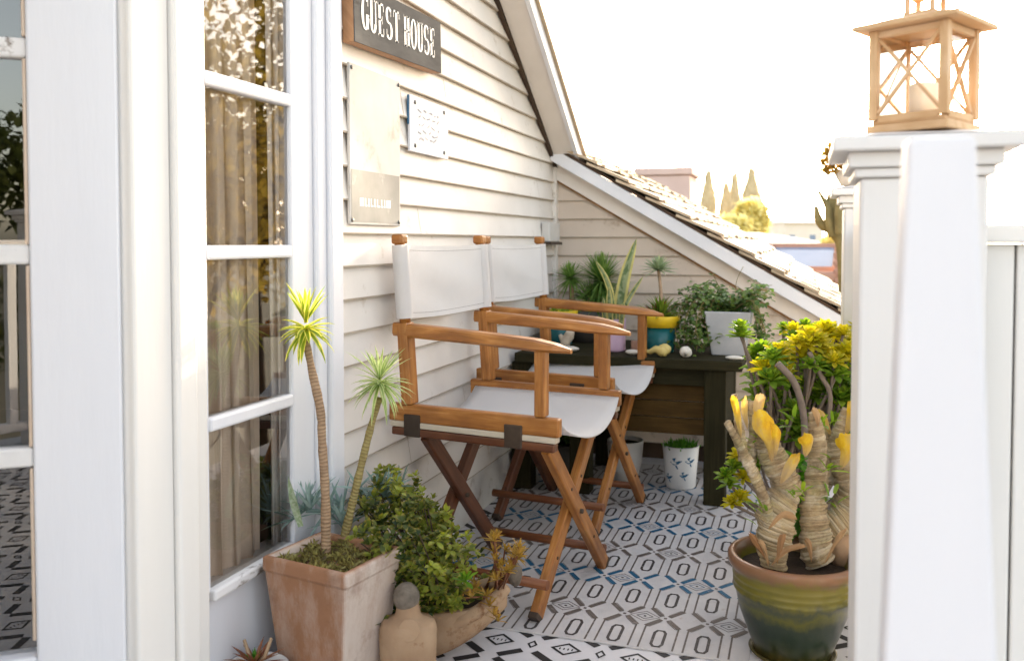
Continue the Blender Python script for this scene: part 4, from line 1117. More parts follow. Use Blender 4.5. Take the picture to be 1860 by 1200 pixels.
# aeonium bush behind
ae = thing('aeonium_bush', 'bushy green succulent with yellow sunlit rosettes behind the glazed pot', 'plant', (.0, 2.36, .004))
m = MB(); m.lathe(pot_profile(.085, .065, .17), 28); m.build('pot', POTD, ae)
m = MB(); m.lathe([(0, .14), (.078, .14)], 20); m.build('soil', SOIL, ae)
ms, mg, my = MB(), MB(), MB()
def aet(x, y, D, R, yel, ax=None, base=None, n=24):
    c = lp(PD(x, y, D), ae)
    b = V((random.uniform(-.03, .03), random.uniform(-.03, .03), .14)) if base is None else base
    mid = b.lerp(c, .55) + V((random.uniform(-.03, .03), random.uniform(-.03, .03), -.01))
    ms.tube(smooth([b, mid, c], 5), [.0055] * 5 + [.004] * 5 + [.0035], 7)
    axis = ax or (V((c.x * 1.2, c.y * .8 - .25, 1.0)))
    (my if yel else mg).rosette(c, axis, n, R, R * .46, 82, -6, .12, 'spoon', (.1, 1), 0, 3, lvar=.1)
spots = []
for k in range(170):
    for _ in range(20):
        x, y = random.uniform(1372, 1562), random.uniform(600, 850)
        if y < 640 and x < 1440: continue
        if y > 740 and x < 1440: continue
        if y > 800 and x < 1500: continue
        if all((x - a) ** 2 + (y - b) ** 2 > 10 ** 2 for a, b in spots): break
    spots.append((x, y))
    yel = (y < 660 and x > 1440 and random.random() < .75) or random.random() < .06  # top right mostly yellow: sunlight put into the leaf colour
    aet(x, y, random.uniform(2.12, 2.48), random.uniform(.034, .052), yel)
for x, y in ((1335, 850), (1325, 880), (1345, 905), (1330, 915), (1350, 868), (1318, 865), (1340, 830)):
    aet(x, y, 2.25, .034, random.random() < .5, base=V((-.03, -.02, .15)))
aet(1346, 612, 2.2, .040, False, V((0, 0, 1)), n=40); aet(1345, 596, 2.2, .034, False, V((0, 0, 1)), n=30); aet(1424, 598, 2.35, .03, False, n=26)
ms.tube(smooth([lp(PD(x, y, 2.1), ae) for x, y in ((1412, 660), (1440, 690), (1455, 730), (1462, 780), (1460, 860))], 5), .0085, 8)
ms.tube(smooth([lp(PD(x, y, 2.12), ae) for x, y in ((1470, 640), (1490, 680), (1508, 720), (1500, 800))], 5), .006, 8)
mg.build('green_leaves', L_AEON, ae); my.build('yellow_sunlit_leaves', L_AEONY, ae); ms.build('stems', STEMGR, ae)

# ------------------------------------------------------------------ terracotta planter with two stalks
tp = thing('terracotta_planter', 'tall square whitewashed terracotta planter below the window', 'planter', (-.838, 1.462, 0), math.radians(-10.5))
m = MB()
def taper_box(mb, hb, ht, h, t, fill):
    def ring(hx, hy, z): return mb.add([(-hx, -hy, z), (hx, -hy, z), (hx, hy, z), (-hx, hy, z)])
    rows = [ring(hb[0], hb[1], 0), ring(ht[0] - .003, ht[1] - .003, h - .03), ring(ht[0], ht[1], h - .024), ring(ht[0], ht[1], h), ring(ht[0] - t, ht[1] - t, h), ring(ht[0] - t - .004, ht[1] - t - .004, h - fill)]
    for a, b in zip(rows, rows[1:]):
        for k in range(4): mb.face((a + k, a + (k + 1) % 4, b + (k + 1) % 4, b + k))
    mb.face([rows[0] + k for k in (3, 2, 1, 0)]); mb.face([rows[-1] + k for k in range(4)])
taper_box(m, (.070, .060), (.100, .085), .286, .014, .02); m.build('pot_body', TERRA, tp, .006, 3)
m = MB()
for k in range(1500):
    x, y = random.uniform(-.084, .084), random.uniform(-.069, .069)
    m.leaf((x, y, .262 + random.uniform(0, .010) + .008 * math.sin(x * 70) * math.sin(y * 80)), (random.gauss(0, 1), random.gauss(0, 1), .7), random.uniform(.008, .020), .006, .5, (0, 1, 0), 2, .2, 'lance')
mo = m.build('moss', L_MOSS, tp)
for nm, lab, pix, D, rads, mat, lmat, tw in (
    ('stalk_plant', 'left tall stalk with a yellow green leaf tuft in the terracotta planter', [(592, 1008), (591, 900), (585, 800), (582, 745), (566, 670), (556, 618)], 1.70, [.0095, .0085, .008, .0085, .007, .006], STEMS, L_STALK, 0),
    ('stalk_plant', 'right shorter leaning stalk with a grey green leaf tuft in the terracotta planter', [(622, 990), (636, 930), (655, 850), (675, 770), (690, 722)], 1.76, [.009, .008, .0075, .0065, .006], STEMSG, L_STALK2, 1)):
    base = PD(pix[0][0], pix[0][1], D)
    r = thing(nm, lab, 'plant', tuple(base))
    pts = [lp(PD(x, y, D), r) for x, y in pix]
    pp = smooth(pts, 5); n = len(pp)
    rr = [rads[min(int(i / (n - 1) * (len(rads) - 1)), len(rads) - 1)] for i in range(n)]
    mb = MB(); mb.tube(pp, [q * (1 + .06 * math.sin(i * 2.3)) for i, q in enumerate(rr)], 10); mb.build('stalk', mat, r)
    top = pp[-1]
    mb = MB()
    if tw == 0:
        mb.rosette(top + V((0, 0, .034)), (.05, -.1, 1), 16, .088, .0125, 84, 45, .15, 'lance', (0, 1), 0, 5)
        mb.rosette(top + V((0, 0, .022)), (0, -.1, 1), 34, .078, .0135, 25, -55, .6, 'lance', (0, 1), 0, 5)
    else:
        mb.rosette(top + V((0, 0, .036)), (0, -.05, 1), 30, .088, .0075, 84, 30, .3, 'lance', (0, 1), 0, 5)
        mb.rosette(top + V((0, 0, .030)), (0, -.05, 1), 56, .086, .008, 25, -55, .75, 'lance', (0, 1), 0, 5)
    mb.build('leaf_tuft', lmat, r)

# blue grey senecio plants behind the planter
sb = thing('blue_succulent', 'blue grey pointed succulent leaves behind the terracotta planter', 'plant', (-.90, 1.70, .004))
m = MB(); m.lathe(pot_profile(.07, .055, .16), 24); m.build('pot', POTD, sb)
m = MB()
for k in range(12):
    c = lp(PD(random.uniform(535, 640), random.uniform(900, 960), random.uniform(1.74, 1.92)), sb); m.rosette(c, (random.gauss(0, .3), random.gauss(0, .3) - .1, 1), 13, .085, .0085, 85, 15, .2, 'lance', (.2, 1), 0, 4)
for k in range(12):
    c = lp(PD(random.uniform(650, 730), random.uniform(880, 930), random.uniform(1.88, 2.02)), sb); m.rosette(c, (random.gauss(0, .4), random.gauss(0, .3), 1), 12, .062, .0075, 85, 10, .2, 'lance', (0, .8), 0, 4)
m.build('leaves', L_BLUE, sb)
m = MB(); c = lp(PD(548, 955, 1.68), sb); m.leaf(c, (-.25, -.1, 1), .10, .020, .1, (0, -1, .2), 5, .3, 'lance'); m.build('broad_leaf', L_SANSG, sb)

# stone figure planter
fg = thing('figure_planter', 'sandy stoneware planter shaped as a figure with a round head and outstretched arms', 'planter', (-.735, 1.735, 0))
# boat shaped bowl : body at the near left end, tapering arm towards the right
m = MB()
A = lp(PZ(708, 1196, .03), fg); 
axis0, axis1 = V((-.070, -.078, 0)), V((.140, .030, 0))
secs = []
NS = 16
for i in range(NS + 1):
    t = i / NS
    c = axis0.lerp(axis1, t); 
    wid = .078 * math.sin(PI * min(1, .24 + t * .70)) ** .75 + .004
    z0 = .002 + .095 * max(0, t - .30) ** 1.5 * 1.6; z1 = .116 + .045 * max(0, t - .7) ** 1.3 * 2.6
    secs.append((c, wid, z0, z1))
ax = (axis1 - axis0).normalized(); sd = V((ax.y, -ax.x, 0))
rows = []
for c, w, z0, z1 in secs:
    row = []
    for k in range(15):
        a = PI * k / 14; row.append(c + sd * (math.cos(a) * w * (1 if True else 1)) + V((0, 0, z1 - (z1 - z0) * math.sin(a) ** .55)))
    for k in range(14, -1, -1):
        a = PI * k / 14; row.append(c + sd * (math.cos(a) * max(.001, w - .012)) + V((0, 0, z1 + .002 - (z1 - z0 - .012) * .5 * math.sin(a) ** .6)))
    rows.append(m.add(row))
for a, b in zip(rows, rows[1:]):
    for k in range(30): m.face((a + k, b + k, b + (k + 1) % 30, a + (k + 1) % 30), None, .5, 0, True)
m.face([rows[0] + k for k in range(30)]); m.face([rows[-1] + k for k in reversed(range(30))])
body = m.build('bowl', STONEP, fg)
hp = lp(PD(738, 1083, 1.665), fg); nb = lp(PD(741, 1106, 1.665), fg); tb_ = lp(PD(742, 1195, 1.665), fg)
m = MB()
prof = [(-.138, .046), (-.120, .049), (-.070, .051), (-.034, .051), (-.026, .049), (-.0205, .045), (-.0165, .034), (-.0135, .026), (-.008, .022), (.002, .020), (.012, .019), (.024, .018)]
n_ = 24; rows = []
for dz, r_ in prof:
    t = (dz + .098) / .138; cc = tb_.lerp(hp, 0) * (1 - t) + hp * t; cc = V((nb.x, nb.y, nb.z + dz))
    flat = 1.0 if dz < -.02 or dz > .004 else 1.12
    rows.append(m.add([cc + sd * (math.cos(2 * PI * k / n_) * r_ * (.92 if r_ > .03 else 1)) + ax * (math.sin(2 * PI * k / n_) * r_ * (1.06 if r_ > .03 else 1.1)) + V((0, 0, 0)) for k in range(n_)]))
for a, b in zip(rows, rows[1:]):
    for k in range(n_): m.face((a + k, a + (k + 1) % n_, b + (k + 1) % n_, b + k), None, .5, 0, True)
m.build('torso', STONEP, fg)
m = MB(); m.sphere(hp, .0255, 20, 14, sc=(1, 1, 1.05), jit=.015); m.build('head', STONEG, fg)
m = MB()
for s, off in ((1, sd * .065), (-1, sd * -.065)):
    sh = nb + V((0, 0, -.022)) + sd * (s * .042)
    m.tube(smooth([sh, axis0.lerp(axis1, .30) + sd * (s * .072) + V((0, 0, .088)), axis0.lerp(axis1, .66) + sd * (s * .066) + V((0, 0, .105)), axis1 + sd * s * .022 + V((0, 0, .140))], 5), [.020, .020, .019, .018, .017] + [.016] * 5 + [.014] * 5 + [.010], 12)
m.build('arms', STONEP, fg)
m = MB(); m.sphere(axis1 + V((.014, .02, .156)), .018, 10, 8, sc=(1, .8, 1.5), jit=.08); m.build('finial', STONEG, fg)
m = MB(); m.poly([tuple(c + sd * w * .86 * s + V((0, 0, z1 - .016))) for s, it in ((1, secs), (-1, secs[::-1])) for c, w, z0, z1 in it]); m.build('soil', SOIL, fg)
# jade bush in it
jb = thing('jade_bush', 'dense green jade bush growing in the figure shaped planter', 'plant', (-.745, 1.80, .08))
m = MB(); ms = MB()
for k in range(440):
    x = random.gauss(755, 62); y = random.uniform(868, 1108)
    lim = 100 * (1 - abs(x - 762) / 190)
    if not (645 < x < 885): continue
    if y < 872 + max(0, x - 740) * 1.1 + max(0, 690 - x) * .4: continue
    if y > 1040 and x < 700: continue
    c = lp(PD(x, y, random.uniform(1.66, 2.0) if y > 960 else random.uniform(1.8, 2.05)), jb)
    if k % 4 == 0: ms.tube([(random.uniform(-.03, .03), random.uniform(-.03, .03), 0), c * .6 + V((0, 0, -.01)), c], [.003, .002, .0012], 6)
    ct = random.choice((0.05, .12, .2, .3, .75, .95)) + max(0, (x - 740) / 700) + max(0, (960 - y) / 900)  # brighter toward top right: light on the bush put into leaf tint
    for q in range(2):
        cc = c + V((random.gauss(0, .014), random.gauss(0, .014), random.gauss(0, .014)))
        for j in range(7):
            d = V((random.gauss(0, 1), random.gauss(0, 1) - .2, random.gauss(.35, .8))).normalized()
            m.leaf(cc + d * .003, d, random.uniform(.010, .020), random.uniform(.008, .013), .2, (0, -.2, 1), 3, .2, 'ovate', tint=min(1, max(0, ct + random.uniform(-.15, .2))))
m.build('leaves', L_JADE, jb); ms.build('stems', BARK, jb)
sd_ = thing('sedum_plant', 'reddish orange sedum sprigs at the right end of the figure planter', 'plant', (-.62, 1.79, .10))
m = MB(); ms = MB()
for k in range(34):
    x, y = (random.uniform(890, 945), random.uniform(970, 1040)) if k < 20 else (random.uniform(835, 905), random.uniform(1030, 1130))
    c = lp(PD(x, y, random.uniform(1.70, 1.86)), sd_)
    ms.tube([(random.uniform(-.04, .02), random.uniform(-.03, .01), -.005), c * .6, c], .0018, 5)
    m.rosette(c, (random.gauss(0, .3), random.gauss(0, .3), 1), 11, .026, .006, 85, 10, .2, 'lance', (0, 1), 0, 3)
m.build('leaves', L_ORANGE, sd_); ms.build('stems', L_RED, sd_)
m = MB(); c = lp(PD(845, 1055, 1.66), sd_); m.rosette(c, (-.1, -.3, 1), 16, .028, .011, 80, 0, .1, 'spoon', (.0, .5), 0, 3); m.build('pale_rosette', L_AEON, sd_)

# white bowl with red succulent and pebbles
wb = thing('white_bowl', 'white ceramic bowl of pebbles at the lower left corner of the balcony', 'bowl', (-.925, 1.335, .0))
m = MB(); m.lathe([(0, 0), (.040, 0), (.054, .05), (.060, .108), (.057, .110), (.053, .106), (.050, .092), (0, .092)], 36); m.build('bowl_body', POTW, wb)
m = MB()
for k in range(46):
    a, q = random.uniform(0, 2 * PI), math.sqrt(random.random()) * .045; m.sphere((q * math.cos(a), q * math.sin(a), .094 + random.uniform(0, .008)), random.uniform(.006, .011), 8, 6, random.choice((0, 0, 1, 2)), .5, (1.2, .9, .7))
m.build('pebbles', PEB, wb)
rs = thing('red_succulent', 'small red tipped spiky succulent growing in the white pebble bowl', 'plant', (-.925, 1.335, .100))
m = MB(); m.rosette((0, 0, .012), (0, 0, 1), 26, .066, .009, 60, 2, .1, 'lance', (0, 1), 0, 4); m.build('outer_leaves', L_RED, rs)
m = MB(); m.rosette((0, 0, .016), (0, 0, 1), 12, .026, .007, 85, 40, .1, 'lance', (0, 1), 0, 3); m.build('heart_leaves', L_GREEN, rs)
m = MB()
for dx, dz in ((-.022, .055), (.034, .065)): m.tube([(0, 0, .01), (dx * .6, 0, .03), (dx, 0, dz)], [.004, .0035, .003], 7)
m.build('bare_stem', STEM, rs)

# ------------------------------------------------------------------ railing posts, lantern, railings
def rail_post(label, x, y, w=.150, z=1.0):
    r = thing('railing_post', label, 'post', (x, y, 0), 0)
    m = MB(); m.mm(-w / 2, w / 2, -w / 2, w / 2, 0, z - .045); m.build('shaft', POSTC, r, .005)
    m = MB(); k = w / .15
    m.mm(-.090 * k, .090 * k, -.090 * k, .090 * k, z - .032, z - .012); m.mm(-.082 * k, .082 * k, -.082 * k, .082 * k, z - .0445, z - .0325)
    m.mm(-.1095 * k, .1095 * k, -.1095 * k, .1095 * k, z - .0118, z + .006)
    b = m.add([(s * .1085 * k, t * .1085 * k, z + .0062) for s, t in ((-1, -1), (1, -1), (1, 1), (-1, 1))]); c = m.add([(s * .05, t * .05, z + .016) for s, t in ((-1, -1), (1, -1), (1, 1), (-1, 1))])
    for q in range(4): m.face((b + q, b + (q + 1) % 4, c + (q + 1) % 4, c + q))
    m.face([c + q for q in range(4)])
    m.build('cap', POSTC, r, .003)
    return r
rail_post('white capped railing post carrying the lantern', .146, 1.305, .150, .998)
rail_post('farther white capped railing post beyond the lantern post', .176, 2.56, .140, 1.005)
rail_post('white capped railing post at the rear corner of the balcony', .22, -1.45, .150, .998)
def railing(label, p0, p1, zt=.90, n=10):
    r = thing('railing', label, 'railing', (p0[0], p0[1], 0), math.atan2(p1[1] - p0[1], p1[0] - p0[0]))
    L = math.hypot(p1[0] - p0[0], p1[1] - p0[1])
    m = MB(); m.mm(0, L, -.035, .035, zt - .035, zt); m.build('top_rail', POSTW, r, .004)
    m = MB(); m.mm(0, L, -.025, .025, .08, .115); m.build('bottom_rail', POSTW, r, .003)
    for k in range(n):
        x = L * (k + .5) / n; m = MB(); m.mm(x - .018, x + .018, -.018, .018, .1155, zt - .0355); m.build('baluster', POSTW, r, .003)
    return r
railing('white baluster railing between the lantern post and the farther post', (.150, 1.385), (.172, 2.485), .90, 10)
railing('white baluster railing across the rear of the balcony', (-.97, -1.45), (.14, -1.45), .88, 9)
rp = thing('board_fence', 'pale vertical board fence at the right edge beside the lantern post', 'fence', (0, 0, 0))
x = .225; k = 0
while x < 1.45:
    w = .038 if k % 2 == 0 else .034
    m = MB(); m.mm(x, x + w, 1.290, 1.306 + (.002 if k % 2 else 0), .05, .868); m.build('board', CREAM, rp, .003); x += w + .003; k += 1
m = MB(); m.mm(.222, 1.45, 1.3105, 1.322, .05, .868); m.build('back_sheet', CREAM, rp)
m = MB(); m.mm(.222, 1.45, 1.272, 1.332, .8685, .893); m.build('top_rail', CREAM, rp, .004)
# near tapered post
np_ = thing('tapered_post', 'blurred white tapered post closest to the camera, in front of the lantern post', 'post', (.088, .668, 0), math.radians(3))
m = MB()
rows = []
for z, hw in ((0, .0585), (.585, .0355), (.936, .0212), (.941, .0195)): rows.append(m.add([(-hw + (.941 - z) * .012, -.014, z), (hw + (.941 - z) * .012, -.014, z), (hw + (.941 - z) * .012, .014, z), (-hw + (.941 - z) * .012, .014, z)]))
for a, b in zip(rows, rows[1:]):
    for k in range(4): m.face((a + k, a + (k + 1) % 4, b + (k + 1) % 4, b + k))
m.face([rows[-1] + k for k in range(4)]); m.build('shaft', WHITE, np_, .003)

la = thing('lantern', 'small weathered wooden candle lantern standing on the capped railing post', 'lantern', (.153, 1.300, 1.0150), math.radians(-30))
la.scale = (.92, .92, 1.08)
B2 = .058
m = MB(); m.mm(-B2, B2, -B2, B2, 0, .010); m.mm(-B2 + .006, B2 - .006, -B2 + .006, B2 - .006, .0102, .016); m.build('base', LANT, la, .002)
for sx in (-1, 1):
    for sy in (-1, 1):
        m = MB(); m.mm(sx * (B2 - .008) - .0065, sx * (B2 - .008) + .0065, sy * (B2 - .008) - .0065, sy * (B2 - .008) + .0065, .0162, .126); m.build('corner_post', LANT, la, .0015)
for k in range(4):
    R = Matrix.Rotation(k * PI / 2, 3, 'Z'); e = B2 - .008; a = e - .007
    m = MB()
    m.beam(R @ V((-a, -e, .018)), R @ V((a, -e, .018)), .006, .0085); m.build('face_rail', LANT, la); m = MB(); m.beam(R @ V((-a, -e, .121)), R @ V((a, -e, .121)), .006, .008); m.build('face_rail', LANT, la)
    m = MB(); m.beam(R @ V((-a, -e - .001, .025)), R @ V((a, -e - .001, .115)), .004, .0062, R @ V((0, -1, 0))); m.build('cross_bar', LANT, la)
    m = MB(); m.beam(R @ V((a, -e + .002, .025)), R @ V((-a, -e + .002, .115)), .004, .0062, R @ V((0, -1, 0))); m.build('cross_bar', LANT, la)
    m = MB(); q = [R @ V(p) for p in ((-a, -e + .005, .022), (a, -e + .005, .022), (a, -e + .005, .119), (-a, -e + .005, .119))]; m.poly(q); m.build('pane', GLASSL, la)
m = MB()
def frus(mb, h0, z0, h1, z1):
    a = mb.add([(s * h0, t * h0, z0) for s, t in ((-1, -1), (1, -1), (1, 1), (-1, 1))]); b = mb.add([(s * h1, t * h1, z1) for s, t in ((-1, -1), (1, -1), (1, 1), (-1, 1))])
    for q in range(4): mb.face((a + q, a + (q + 1) % 4, b + (q + 1) % 4, b + q))
    return a, b
a, b = frus(m, .074, .1262, .074, .132); m.face([a + q for q in (3, 2, 1, 0)]); a, b = frus(m, .074, .131, .028, .144); m.face([b + q for q in range(4)])
m.build('roof', LANT, la, .0015)
m = MB(); m.mm(-.022, .022, -.022, .022, .1445, .148); m.mm(-.024, .024, -.024, .024, .168, .172)
for sx in (-1, 1):
    for sy in (-1, 1): m.mm(sx * .018 - .003, sx * .018 + .003, sy * .018 - .003, sy * .018 + .003, .1482, .1678)
frus(m, .026, .1722, .006, .184); m.tube([V((0, .012 * math.cos(t), .193 + .012 * math.sin(t))) for t in [i * PI / 6 for i in range(13)]], .0018, 6)
m.build('cupola', LANT, la)
cd = MB(); cd.lathe([(0, .0165), (.020, .0165), (.020, .060), (.017, .062), (0, .058)], 20); o = cd.build('candle', CANDLE); o.location = la.location; o.scale = (.92, .92, 1.08); tag(o, 'cream pillar candle standing inside the wooden lantern', 'candle')

# planter on the far post, and cactus beyond
fp = thing('potted_succulent', 'dry succulent in a small pale bowl on top of the farther railing post', 'plant', (.128, 2.54, 1.021))
m = MB(); m.lathe([(0, 0), (.03, 0), (.05, .04), (.046, .042), (.04, .03), (0, .03)], 24); m.build('bowl', HOUSEW, fp)
m = MB()
for k in range(60): m.rosette((random.uniform(-.08, .05), random.uniform(-.05, .04), random.uniform(.030, .100)), (random.gauss(0, .5), random.gauss(0, .5), 1), 9, .035, .012, 80, -10, .3, 'lance', (0, 1), 0, 3)
m.build('leaves', L_ORANGE, fp)
ca = thing('tall_cactus', 'brown green branching cactus rising beyond the farther railing post', 'cactus', tuple(PD(1528, 440, 4.6) - V((0, 0, 3.9))))
def cp(x, y, D=4.6): return lp(PD(x, y, D), ca)
def lobes(mb, pix, w, D=4.6):
    pts = smooth([cp(x, y, D) for x, y in pix], 6); n = len(pts)
    k = len(w) - 1; rad = []
    for i in range(n):
        t = i / (n - 1) * k; a = int(min(t, k - 1)); rad.append((w[a] + (w[a + 1] - w[a]) * (t - a)) / 2 * D / 1600)
    b0 = len(mb.v); mb.tube(pts, rad, 16)
    c = 0
    for i in range(n):
        for q in range(16):
            if q % 2 == 0:
                p = V(mb.v[b0 + i * 16 + q]); mb.v[b0 + i * 16 + q] = tuple(p.lerp(pts[i], .22))
m = MB(); lobes(m, [(1530, 760), (1530, 540), (1526, 450), (1519, 425), (1514, 395), (1513, 352)], [14, 14, 15, 22, 32, 20]); m.mm(-.02, .02, -.02, .02, 0, 2.9)
lobes(m, [(1530, 440), (1542, 400), (1538, 372)], [16, 24, 12], 4.7)
lobes(m, [(1512, 430), (1506, 400), (1504, 366)], [14, 18, 8], 4.55); lobes(m, [(1524, 425), (1526, 390), (1524, 350)], [14, 22, 10], 4.5)
m.build('trunk', L_CACT, ca)
for pix, w in (([(1516, 418), (1496, 410), (1486, 396), (1482, 374)], [22, 18, 14, 6]), ([(1518, 400), (1506, 376), (1496, 362), (1486, 346)], [20, 16, 8, 4])):
    m = MB(); lobes(m, pix, w); m.build('arm', L_CACT, ca)

# ------------------------------------------------------------------ background
GZ = -3.2
m = MB(); m.poly([(-400, -400, GZ), (400, -400, GZ), (400, 400, GZ), (-400, 400, GZ)]); struct('ground', m, GROUND)
# neighbour: terracotta roof with skylight
nb_ = thing('neighbour_house', 'pink neighbouring house with tiled parapet and blue skylight', 'house', (0, 0, 0))
c0 = PD(1395, 492, 8.2); c1 = PD(1545, 488, 8.2)
m = MB(); m.mm(c0.x - .3, c1.x + 2.5, c0.y, c0.y + 5, GZ, .50); m.build('wall', PINKST, nb_, .02)
m = MB(); m.mm(c0.x - .35, c1.x + 2.5, c0.y - .06, c0.y + .14, .501, .60); m.build('parapet', ROOFT, nb_, .03)
m = MB(); y0 = c0.y + .2
q = [V((c0.x + .02, y0, .615)), V((c1.x - .14, y0, .615)), V((c1.x - .10, y0 + .55, .83)), V((c0.x + .0, y0 + .55, .83))]
m.poly(q); sk = m.build('skylight', SKYL, nb_)
m = MB()
for a, b in ((0, 1), (1, 2), (2, 3), (3, 0)): m.beam(q[a], q[b], .05, .06)
m.build('skylight_frame', ROOFT, nb_, .01)
m = MB()
for k in range(7):
    z = .52 + k * .075; p0 = V((c1.x - .10, c0.y - .04, z)); m.tube([p0 + V((-.04, 0, -.02)), p0 + V((.06, .02, .02)), p0 + V((.22, .1, .07))], [.055, .055, .05], 10)
m.build('barrel_tiles', ROOFT, nb_)
ch = thing('chimney', 'boxy pinkish chimney rising above the shingled roof', 'chimney', (0, 0, 0))
a = PD(1155, 392, 7.0); b = PD(1256, 392, 7.0); zt = PD(1208, 306, 7.0).z
m = MB(); m.mm(a.x, b.x, 6.98, 7.5, GZ, zt - .06); m.build('stack', CHIM, ch, .01)
m = MB(); m.mm(a.x - .02, b.x + .02, 6.96, 7.52, zt - .06 + .001, zt); m.build('coping', CHIM, ch, .01)
m = MB(); m.mm(a.x - .012, b.x + .012, 6.968, 7.51, zt - .335, zt - .30); m.build('band', CHIM, ch)

def house(label, x0, x1, D, ytop, yeave, mat, roof, rx=0):
    a, b = PD(x0, yeave, D), PD(x1, yeave, D); zt = PD(x0, ytop, D).z; ze = a.z
    L = (b - a).length; c = (a + b) / 2
    r = thing('distant_house', label, 'house', (c.x, c.y, GZ), math.atan2(b.y - a.y, b.x - a.x))
    m = MB(); m.mm(-L / 2 * .93, L / 2 * .93, .3, 6, 0, ze - GZ); m.build('wall', mat, r)
    m = MB(); h0, h1 = ze - GZ + .01, zt - GZ
    P_ = [(-L / 2, 0, h0), (L / 2, 0, h0), (L / 2, 6.4, h0), (-L / 2, 6.4, h0), (-L / 2 * .5, 3.2, h1), (L / 2 * .5, 3.2, h1)]
    b_ = m.add(P_)
    for q in ((0, 1, 5, 4), (1, 2, 5), (2, 3, 4, 5), (3, 0, 4), (3, 2, 1, 0)): m.face([b_ + k for k in q])
    m.build('roof', roof, r)
    for k in (-.28, .22):
        m = MB(); m.mm(L * k - L * .07, L * k + L * .07, .285, .2995, (ze - GZ) * .55, (ze - GZ) * .85); m.build('window', SKYL, r)
    return r
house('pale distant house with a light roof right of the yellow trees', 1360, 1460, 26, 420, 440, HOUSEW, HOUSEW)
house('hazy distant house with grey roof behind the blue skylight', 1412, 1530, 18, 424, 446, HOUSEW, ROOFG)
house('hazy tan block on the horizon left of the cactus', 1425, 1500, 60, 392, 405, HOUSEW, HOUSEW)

def crown(mb, c, r, n, s, tint=(0, 1), flat=1.0, squeeze=None):
    c = V(c)
    for k in range(n):
        d = V((random.gauss(0, 1), random.gauss(0, 1), random.gauss(0, 1))).normalized() * (random.random() ** .45)
        p = c + V((d.x * r[0], d.y * r[1], d.z * r[2]))
        q = V((random.gauss(0, 1), random.gauss(0, 1), random.gauss(0, 1)))
        mb.leaf(p, q, s * random.uniform(.7, 1.3), s * .7, .3, (0, 0, 1), 2, .2, 'ovate', random.uniform(*tint))
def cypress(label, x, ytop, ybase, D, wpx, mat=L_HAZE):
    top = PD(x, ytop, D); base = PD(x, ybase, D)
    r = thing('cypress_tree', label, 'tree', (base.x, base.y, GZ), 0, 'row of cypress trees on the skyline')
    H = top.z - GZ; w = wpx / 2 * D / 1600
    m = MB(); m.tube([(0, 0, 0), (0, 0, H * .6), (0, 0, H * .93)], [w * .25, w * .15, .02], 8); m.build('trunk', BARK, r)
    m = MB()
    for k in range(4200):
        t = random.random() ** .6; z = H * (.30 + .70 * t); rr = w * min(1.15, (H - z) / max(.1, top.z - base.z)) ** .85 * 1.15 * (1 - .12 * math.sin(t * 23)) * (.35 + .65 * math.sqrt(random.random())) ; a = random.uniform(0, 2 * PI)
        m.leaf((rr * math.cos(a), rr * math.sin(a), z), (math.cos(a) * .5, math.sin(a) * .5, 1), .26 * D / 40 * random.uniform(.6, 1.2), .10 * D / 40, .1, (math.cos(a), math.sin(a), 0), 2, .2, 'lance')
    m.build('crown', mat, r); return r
cypress('slender cypress nearest the chimney on the skyline', 1286, 318, 440, 44, 40)
cypress('shortest thin cypress, second from the chimney', 1318, 340, 440, 46, 28)
cypress('thin tall cypress, third from the chimney', 1334, 322, 440, 47, 28)
cypress('widest cypress at the right end of the row', 1364, 314, 440, 42, 56)
def bush(label, x, yc, D, wpx, hpx, mat, n=1500, s=.2, name='tree', cat='tree', group=None):
    c = PD(x, yc, D)
    r = thing(name, label, cat, (c.x, c.y, GZ), random.uniform(0, 6), group)
    w, h = wpx / 2 * D / 1600, hpx / 2 * D / 1600; zc = c.z - GZ
    m = MB()
    m.tube([(0, 0, 0), (.1 * w, 0, zc * .4), (0, .1 * w, zc)], [.10 * w, .07 * w, .03 * w], 8)
    blobs = []
    for k in range(9):
        a = k * 2.4; q = V((math.cos(a) * w * .55 * random.uniform(.5, 1), math.sin(a) * w * .55 * random.uniform(.5, 1), zc + random.uniform(-.55, .55) * h)); blobs.append(q)
        m.tube([(0, 0, zc * .55), q * .5 + V((0, 0, zc * .42)), q], [.04 * w, .025 * w, .01 * w], 6)
    m.build('trunk', BARK, r)
    m = MB()
    for q in blobs:
        t0 = random.uniform(0, .5); crown(m, q, (w * .48, w * .48, h * .5), n // 9, s, (t0, t0 + .5))
    m.build('crown', mat, r); return r
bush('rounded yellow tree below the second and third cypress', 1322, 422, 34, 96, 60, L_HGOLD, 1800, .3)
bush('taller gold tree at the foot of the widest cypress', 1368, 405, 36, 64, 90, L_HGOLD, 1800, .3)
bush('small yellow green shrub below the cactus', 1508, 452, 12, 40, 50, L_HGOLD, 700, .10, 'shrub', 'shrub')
bush('faint low tree on the horizon left of the cactus', 1445, 412, 70, 70, 30, L_HAZE, 900, .5)
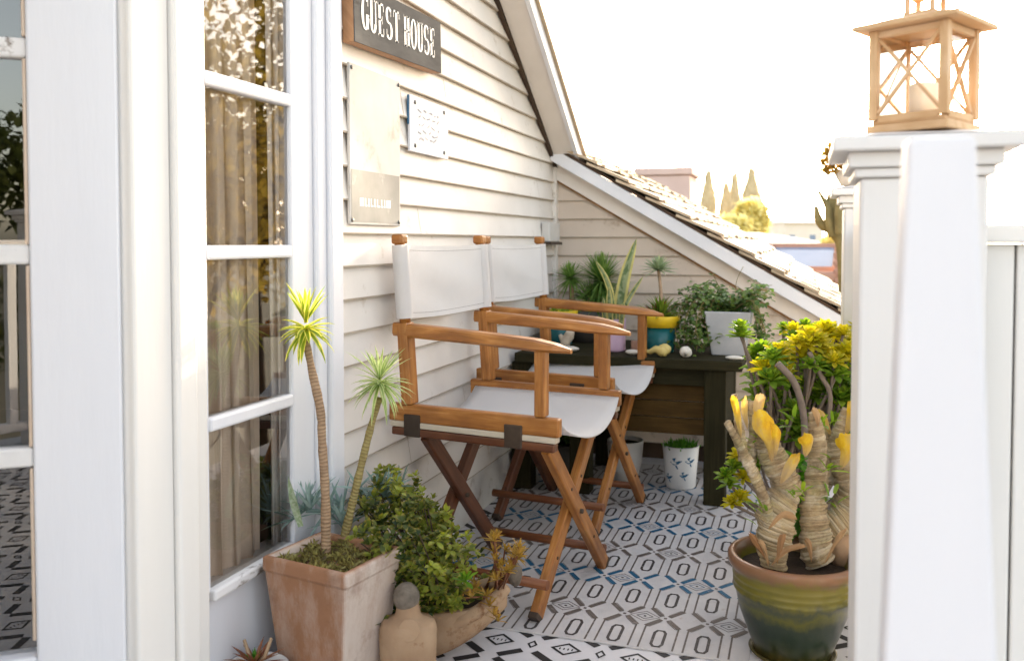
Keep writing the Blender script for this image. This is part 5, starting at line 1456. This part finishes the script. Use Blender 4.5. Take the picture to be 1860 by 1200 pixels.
# trees seen in the panes
for lab, loc, w, h, zc, mat, s in (
    ('golden leaved tree reflected in the upper window panes', (4.3, 7.6), 2.2, 2.2, 4.6, L_GOLD, .13),
    ('second golden tree farther along the reflection in the window', (6.6, 12.5), 3.0, 3.2, 6.0, L_GOLD, .18),
    ('dark leafy tree reflected in the door panes', (1.6, -9.5), 2.3, 1.9, 4.6, L_TREE, .15),
    ('dark bushy tree behind the balcony beside the reflected one', (-2.4, -10.5), 2.4, 1.9, 4.2, L_TREE, .15),
    ('dark low tree behind the rear railing on the right', (5.2, -8.5), 2.4, 1.9, 4.0, L_TREE, .15)):
    r = thing('leafy_tree', lab, 'tree', (loc[0], loc[1], GZ))
    m = MB(); m.tube([(0, 0, 0), (.1, .05, zc * .5), (0, 0, zc)], [.22, .15, .06], 10)
    bl_ = []
    for k in range(14):
        a = k * 2.4; q = V((math.cos(a) * w * .62 * random.uniform(.4, 1), math.sin(a) * w * .62 * random.uniform(.4, 1), zc + random.uniform(-.6, .7) * h)); bl_.append(q); m.tube([(0, 0, zc * .55), q * .5 + V((0, 0, zc * .4)), q], [.07, .04, .015], 6)
    m.build('trunk', BARK, r); m = MB()
    for q in bl_: t0 = random.uniform(0, .5); crown(m, q, (w * .42, w * .42, h * .42), 330 if loc[1] > 0 else 620, s, (t0, t0 + .5))
    m.build('crown', mat, r)

# ------------------------------------------------------------------ light, sky, camera
SUN_AZ, SUN_EL = math.radians(5.0), math.radians(13.0)        # azimuth measured from +Y towards +X
sd3 = V((math.sin(SUN_AZ) * math.cos(SUN_EL), math.cos(SUN_AZ) * math.cos(SUN_EL), math.sin(SUN_EL)))
w = bpy.data.worlds.new('World'); sc.world = w; w.use_nodes = True
nt = w.node_tree; nt.nodes.clear()
sky = nt.nodes.new('ShaderNodeTexSky'); sky.sky_type = 'NISHITA'; sky.sun_disc = False
sky.sun_elevation = SUN_EL; sky.sun_rotation = SUN_AZ; sky.air_density = 1.0; sky.dust_density = 2.0; sky.ozone_density = 1.0
bg = nt.nodes.new('ShaderNodeBackground'); bg.inputs[1].default_value = SKY_STR = 0.86
wo = nt.nodes.new('ShaderNodeOutputWorld'); 
hsv = nt.nodes.new('ShaderNodeHueSaturation'); hsv.inputs['Saturation'].default_value = .60
nt.links.new(sky.outputs[0], hsv.inputs['Color'])
wm = nt.nodes.new('ShaderNodeMix'); wm.data_type = 'RGBA'; wm.blend_type = 'MULTIPLY'; wm.inputs[0].default_value = 1; wm.inputs[7].default_value = (1.09, 1.0, .91, 1)
nt.links.new(hsv.outputs[0], wm.inputs[6]); nt.links.new(wm.outputs[2], bg.inputs[0]); nt.links.new(bg.outputs[0], wo.inputs[0])
sl = bpy.data.lights.new('sun', 'SUN'); sl.energy = 11.0; sl.angle = math.radians(.6); sl.color = (1, .84, .62)
so = bpy.data.objects.new('sun', sl); COL.objects.link(so); so.rotation_euler = (-sd3).to_track_quat('-Z', 'Y').to_euler(); so.location = (0, 0, 5)

cam = bpy.data.cameras.new('camera'); co = bpy.data.objects.new('camera', cam); COL.objects.link(co)
co.location = EYEV; co.rotation_euler = (PI / 2 - PITCH, 0, TH)
cam.sensor_width = 36; cam.lens = 36 * FPX / 1860; cam.shift_y = -(600 - CYP) / 1860
cam.clip_start = .02; cam.clip_end = 1500
cam.dof.use_dof = True; cam.dof.focus_distance = 2.05; cam.dof.aperture_fstop = 4.5
sc.camera = co
sc.view_settings.view_transform = 'Standard'; sc.view_settings.look = 'None'; sc.view_settings.exposure = 0; sc.view_settings.gamma = 1
sc.cycles.use_denoising = True
sc.cycles.max_bounces = 10; sc.cycles.transparent_max_bounces = 16
